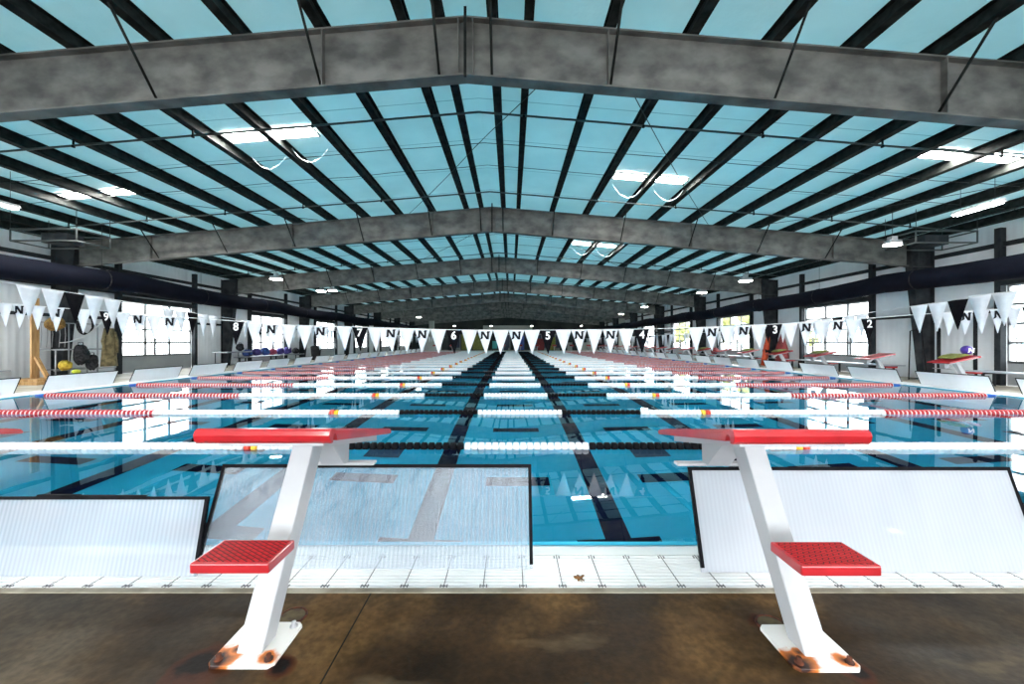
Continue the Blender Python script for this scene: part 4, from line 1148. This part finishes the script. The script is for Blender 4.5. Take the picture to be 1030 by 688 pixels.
for i, (y, z1) in enumerate(((11.56, 2.12), (12.55, 1.62))):
    t = empty('black_pole', (13.5, y, ZD)); b = MB(); b.path([(0, 0, 0.03), (0, 0, z1)], 0.045, 10); b.build('pole', M['dark'], t)
    b = MB(); b.box(-0.16, 0.16, -0.16, 0.16, 0, 0.03); b.build('base', M['dark'], t)
    b = MB(); b.path([(0, 0, z1), (0, 0, z1 + 0.05), ], [0.05, 0.02], 10); b.build('cap', M['dark'], t)
    tag(t, ['tall black pole by the right wall beside the nearest window', 'shorter black pole by the right wall behind the purple ball'][i], 'pole')
t = empty('frame_stand', (13.0, 13.0, ZD)); 
b = MB(); b.path([(-0.10, -0.10, 0), (0.05, 0.0, 1.58), (0.12, 0.0, 1.60), (0.42, 0.0, 1.60)], 0.016, 8); b.build('side_tube', M['dark'], t)
b = MB(); b.path([(-0.10, -0.10, 0.03), (0.50, -0.10, 0.03)], 0.016, 8); b.build('foot_tube', M['dark'], t)
b = MB(); b.path([(0.42, 0.0, 1.60), (0.50, -0.10, 0.03)], 0.016, 8); b.build('back_tube', M['dark'], t)
tag(t, 'thin black tube frame leaning by the nearest right column', 'frame')
t = empty('rescue_tube', (13.0, 20.35, ZD)); b = MB(); b.path([(-0.12, 0, 0.02), (0.0, 0, 0.45), (0.08, 0, 1.0), (0.16, 0, 1.5)], [0.10, 0.14, 0.13, 0.07], 12); b.build('foam_tube', M['orange'], t)
b = MB(); b.path([(-0.05, 0, 0.75), (0.12, 0, 0.75)], 0.145, 12); b.build('strap', M['black_cloth'], t)
tag(t, 'orange rescue tube leaning against a right side column', 'rescue tube')
t = empty('covered_umbrella', (13.25, 19.45, ZD)); b = MB(); b.lathe([(0.12, 0.26), (0.5, 0.30), (0.9, 0.26), (1.3, 0.14), (1.62, 0.04)], (0, 0, 0), 'z', 16); b.build('cover', M['maroon'], t)
b = MB(); b.lathe([(0, 0.25), (0.06, 0.25), (0.07, 0.03), (0.14, 0.03)], (0, 0, 0), 'z', 16); b.build('base', M['dark'], t)
tag(t, 'dark red covered umbrella standing by the right wall', 'umbrella')
bag('swim_bag', (13.1, 25.6, ZD + 0.44), (0.4, 0.7, 0.42), M['maroon'], 'red swim bag on the third bench of the right wall', 'bag', 91)

# far deck
for i, (x, w_) in enumerate(((-6.4, 1.3), (-4.7, 1.5))):
    t = empty('banner_stand', (x, 56.5, ZD)); b = MB(); b.box(-w_ / 2, w_ / 2, -0.02, 0.02, 0.12, 2.3); b.build('banner_cloth', M['olive'], t)
    for s in (-1, 1):
        g = MB(); g.path([(s * w_ / 2, 0, 0), (s * w_ / 2, 0, 2.34)], 0.03, 8); g.build('pole', M['dark'], t)
    tag(t, 'olive banner standing on the far deck, %s one' % ('left' if i == 0 else 'right'), 'banner', 'olive banners on the far deck')
t = empty('equipment_board', (-2.3, 56.4, ZD)); b = MB(); b.box(-0.35, 0.35, -0.05, 0.05, 0.3, 1.35); b.build('board', M['teal'], t)
for s in (-0.3, 0.3):
    b = MB(); b.box(s - 0.03, s + 0.03, -0.15, 0.15, 0, 0.3); b.build('foot', M['girt'], t)
tag(t, 'teal board standing on the far deck left of centre', 'board')
for i, (x, y, h) in enumerate(((-11.0, 55.2, 4.2), (13.1, 47.0, 4.2))):
    b = MB(); b.box(x - 0.35, x + 0.35, y - 0.1, y + 0.1, ZD, h); o = b.build('white_pillar', M['farpale'])
    tag(o, 'pale pillar at the far end of the hall, %s side' % ('left' if i == 0 else 'right'), 'pillar')
for i in range(10):
    o = copy_tree(blk, skip=('anchor_ring', 'anchor_cover', 'anchor_bolt', 'tread', 'bracket_bolt'))
    o.location = (PCX + (i - 4.5) * LANE, YF + 0.96, ZD); o.rotation_euler = (0, 0, PI)
    tag(o, 'tiny starting block on the far pool end, %s from the left' % (['first'] + ORD[1:])[i], 'starting block', 'starting blocks at the far end')
for i, (x, c) in enumerate(((-8.6, 'black_cloth'), (-0.9, 'navy'), (1.4, 'blue_cloth'), (4.3, 'maroon'), (5.9, 'olive'), (7.6, 'black_cloth'), (9.4, 'girt'))):
    t = empty('storage_locker', (x, 57.6, ZD)); b = MB(); b.box(-0.5, 0.5, -0.25, 0.25, 0.06, 1.7 + 0.2 * (i % 3)); b.build('locker_body', M[c], t, bevel=0.01)
    g = MB(); g.box(-0.46, 0.46, -0.27, -0.25, 0.10, 1.6); g.build('door', M[c], t); g2 = MB(); g2.box(-0.45, 0.45, -0.2, 0.2, 0, 0.06); g2.build('plinth', M['dark'], t)
    tag(t, 'upright cabinet on the far deck, %s from the left' % (['first'] + ORD[1:])[i], 'cabinet', 'cabinets on the far deck')

# ------------------------------------------------------------------ dead leaf on the grating
b = MB(); n = 30; pts = []
for i in range(n):
    a = 2 * PI * i / n; r = 0.020 * (0.45 + 0.75 * abs(math.sin(2.5 * a + 0.3)) ** 1.5)
    pts.append((r * math.cos(a) * 1.3, r * math.sin(a) * 1.5, 0.004 + 0.004 * math.sin(3 * a)))
b.v = [(0, 0, 0.006)] + pts
for i in range(n): b.face([0, 1 + i, 1 + (i + 1) % n], 0, True)
t = empty('dead_leaf', (0.355, 2.06, 0.046)); b.build('leaf_blade', M['leaf'], t); t.children[0].modifiers.new('t', 'SOLIDIFY').thickness = 0.001
g = MB(); g.path([(0, -0.01, 0.005), (0.006, -0.04, 0.004)], 0.0012, 5); g.build('stalk', M['leaf'], t)
tag(t, 'brown dead leaf lying on the white gutter grating', 'leaf')

# ------------------------------------------------------------------ outside: fence and trees
def fence(x, label):
    t = empty('fence', (x, 0, 0))
    for k in range(24):
        y = 6 + 3.0 * k; b = MB(); b.box(-0.04, 0.04, y - 0.04, y + 0.04, 0, 1.55); b.build('fence_post', M['fence'], t)
    for z in (0.15, 1.40):
        b = MB(); b.box(-0.02, 0.02, 6, 75, z, z + 0.05); b.build('rail', M['fence'], t)
    b = MB(); y = 6.2
    while y < 75: b.box(-0.01, 0.01, y - 0.012, y + 0.012, 0.1, 1.5); y += 0.16
    o = b.build('pickets', M['fence'], t); o['kind'] = 'stuff'
    tag(t, label, 'fence')
fence(-21.5, 'dark picket fence outside the left windows')
fence(20.5, 'dark picket fence outside the right windows')
def tree(x, y, h, label, seed):
    t = empty('tree', (x, y, 0)); b = MB(); b.path([(0, 0, 0), (0.1, 0, h * 0.3), (0, 0.1, h * 0.6)], [0.22, 0.17, 0.1], 10); b.build('trunk', M['bark'], t)
    rnd = random.Random(seed); b = MB()
    for i in range(14):
        b.blob((rnd.uniform(-1.3, 1.3), rnd.uniform(-1.5, 1.5), h * rnd.uniform(0.35, 0.95)), rnd.uniform(0.6, 1.1), rnd.uniform(0.6, 1.1), rnd.uniform(0.5, 0.9), lump=0.35, seed=seed * 20 + i, n=12, m=8)
    b.build('crown', M['foliage'], t); tag(t, label, 'tree', 'trees outside the right wall')
for i, (x, y, h) in enumerate(((27, 38, 4.2), (28, 45, 5.0), (27, 52, 4.4), (29, 59, 5.2), (28, 66, 4.6))):
    tree(x, y, h, 'olive green tree outside the right windows, %s from the camera' % ORD[i], 5 + i)
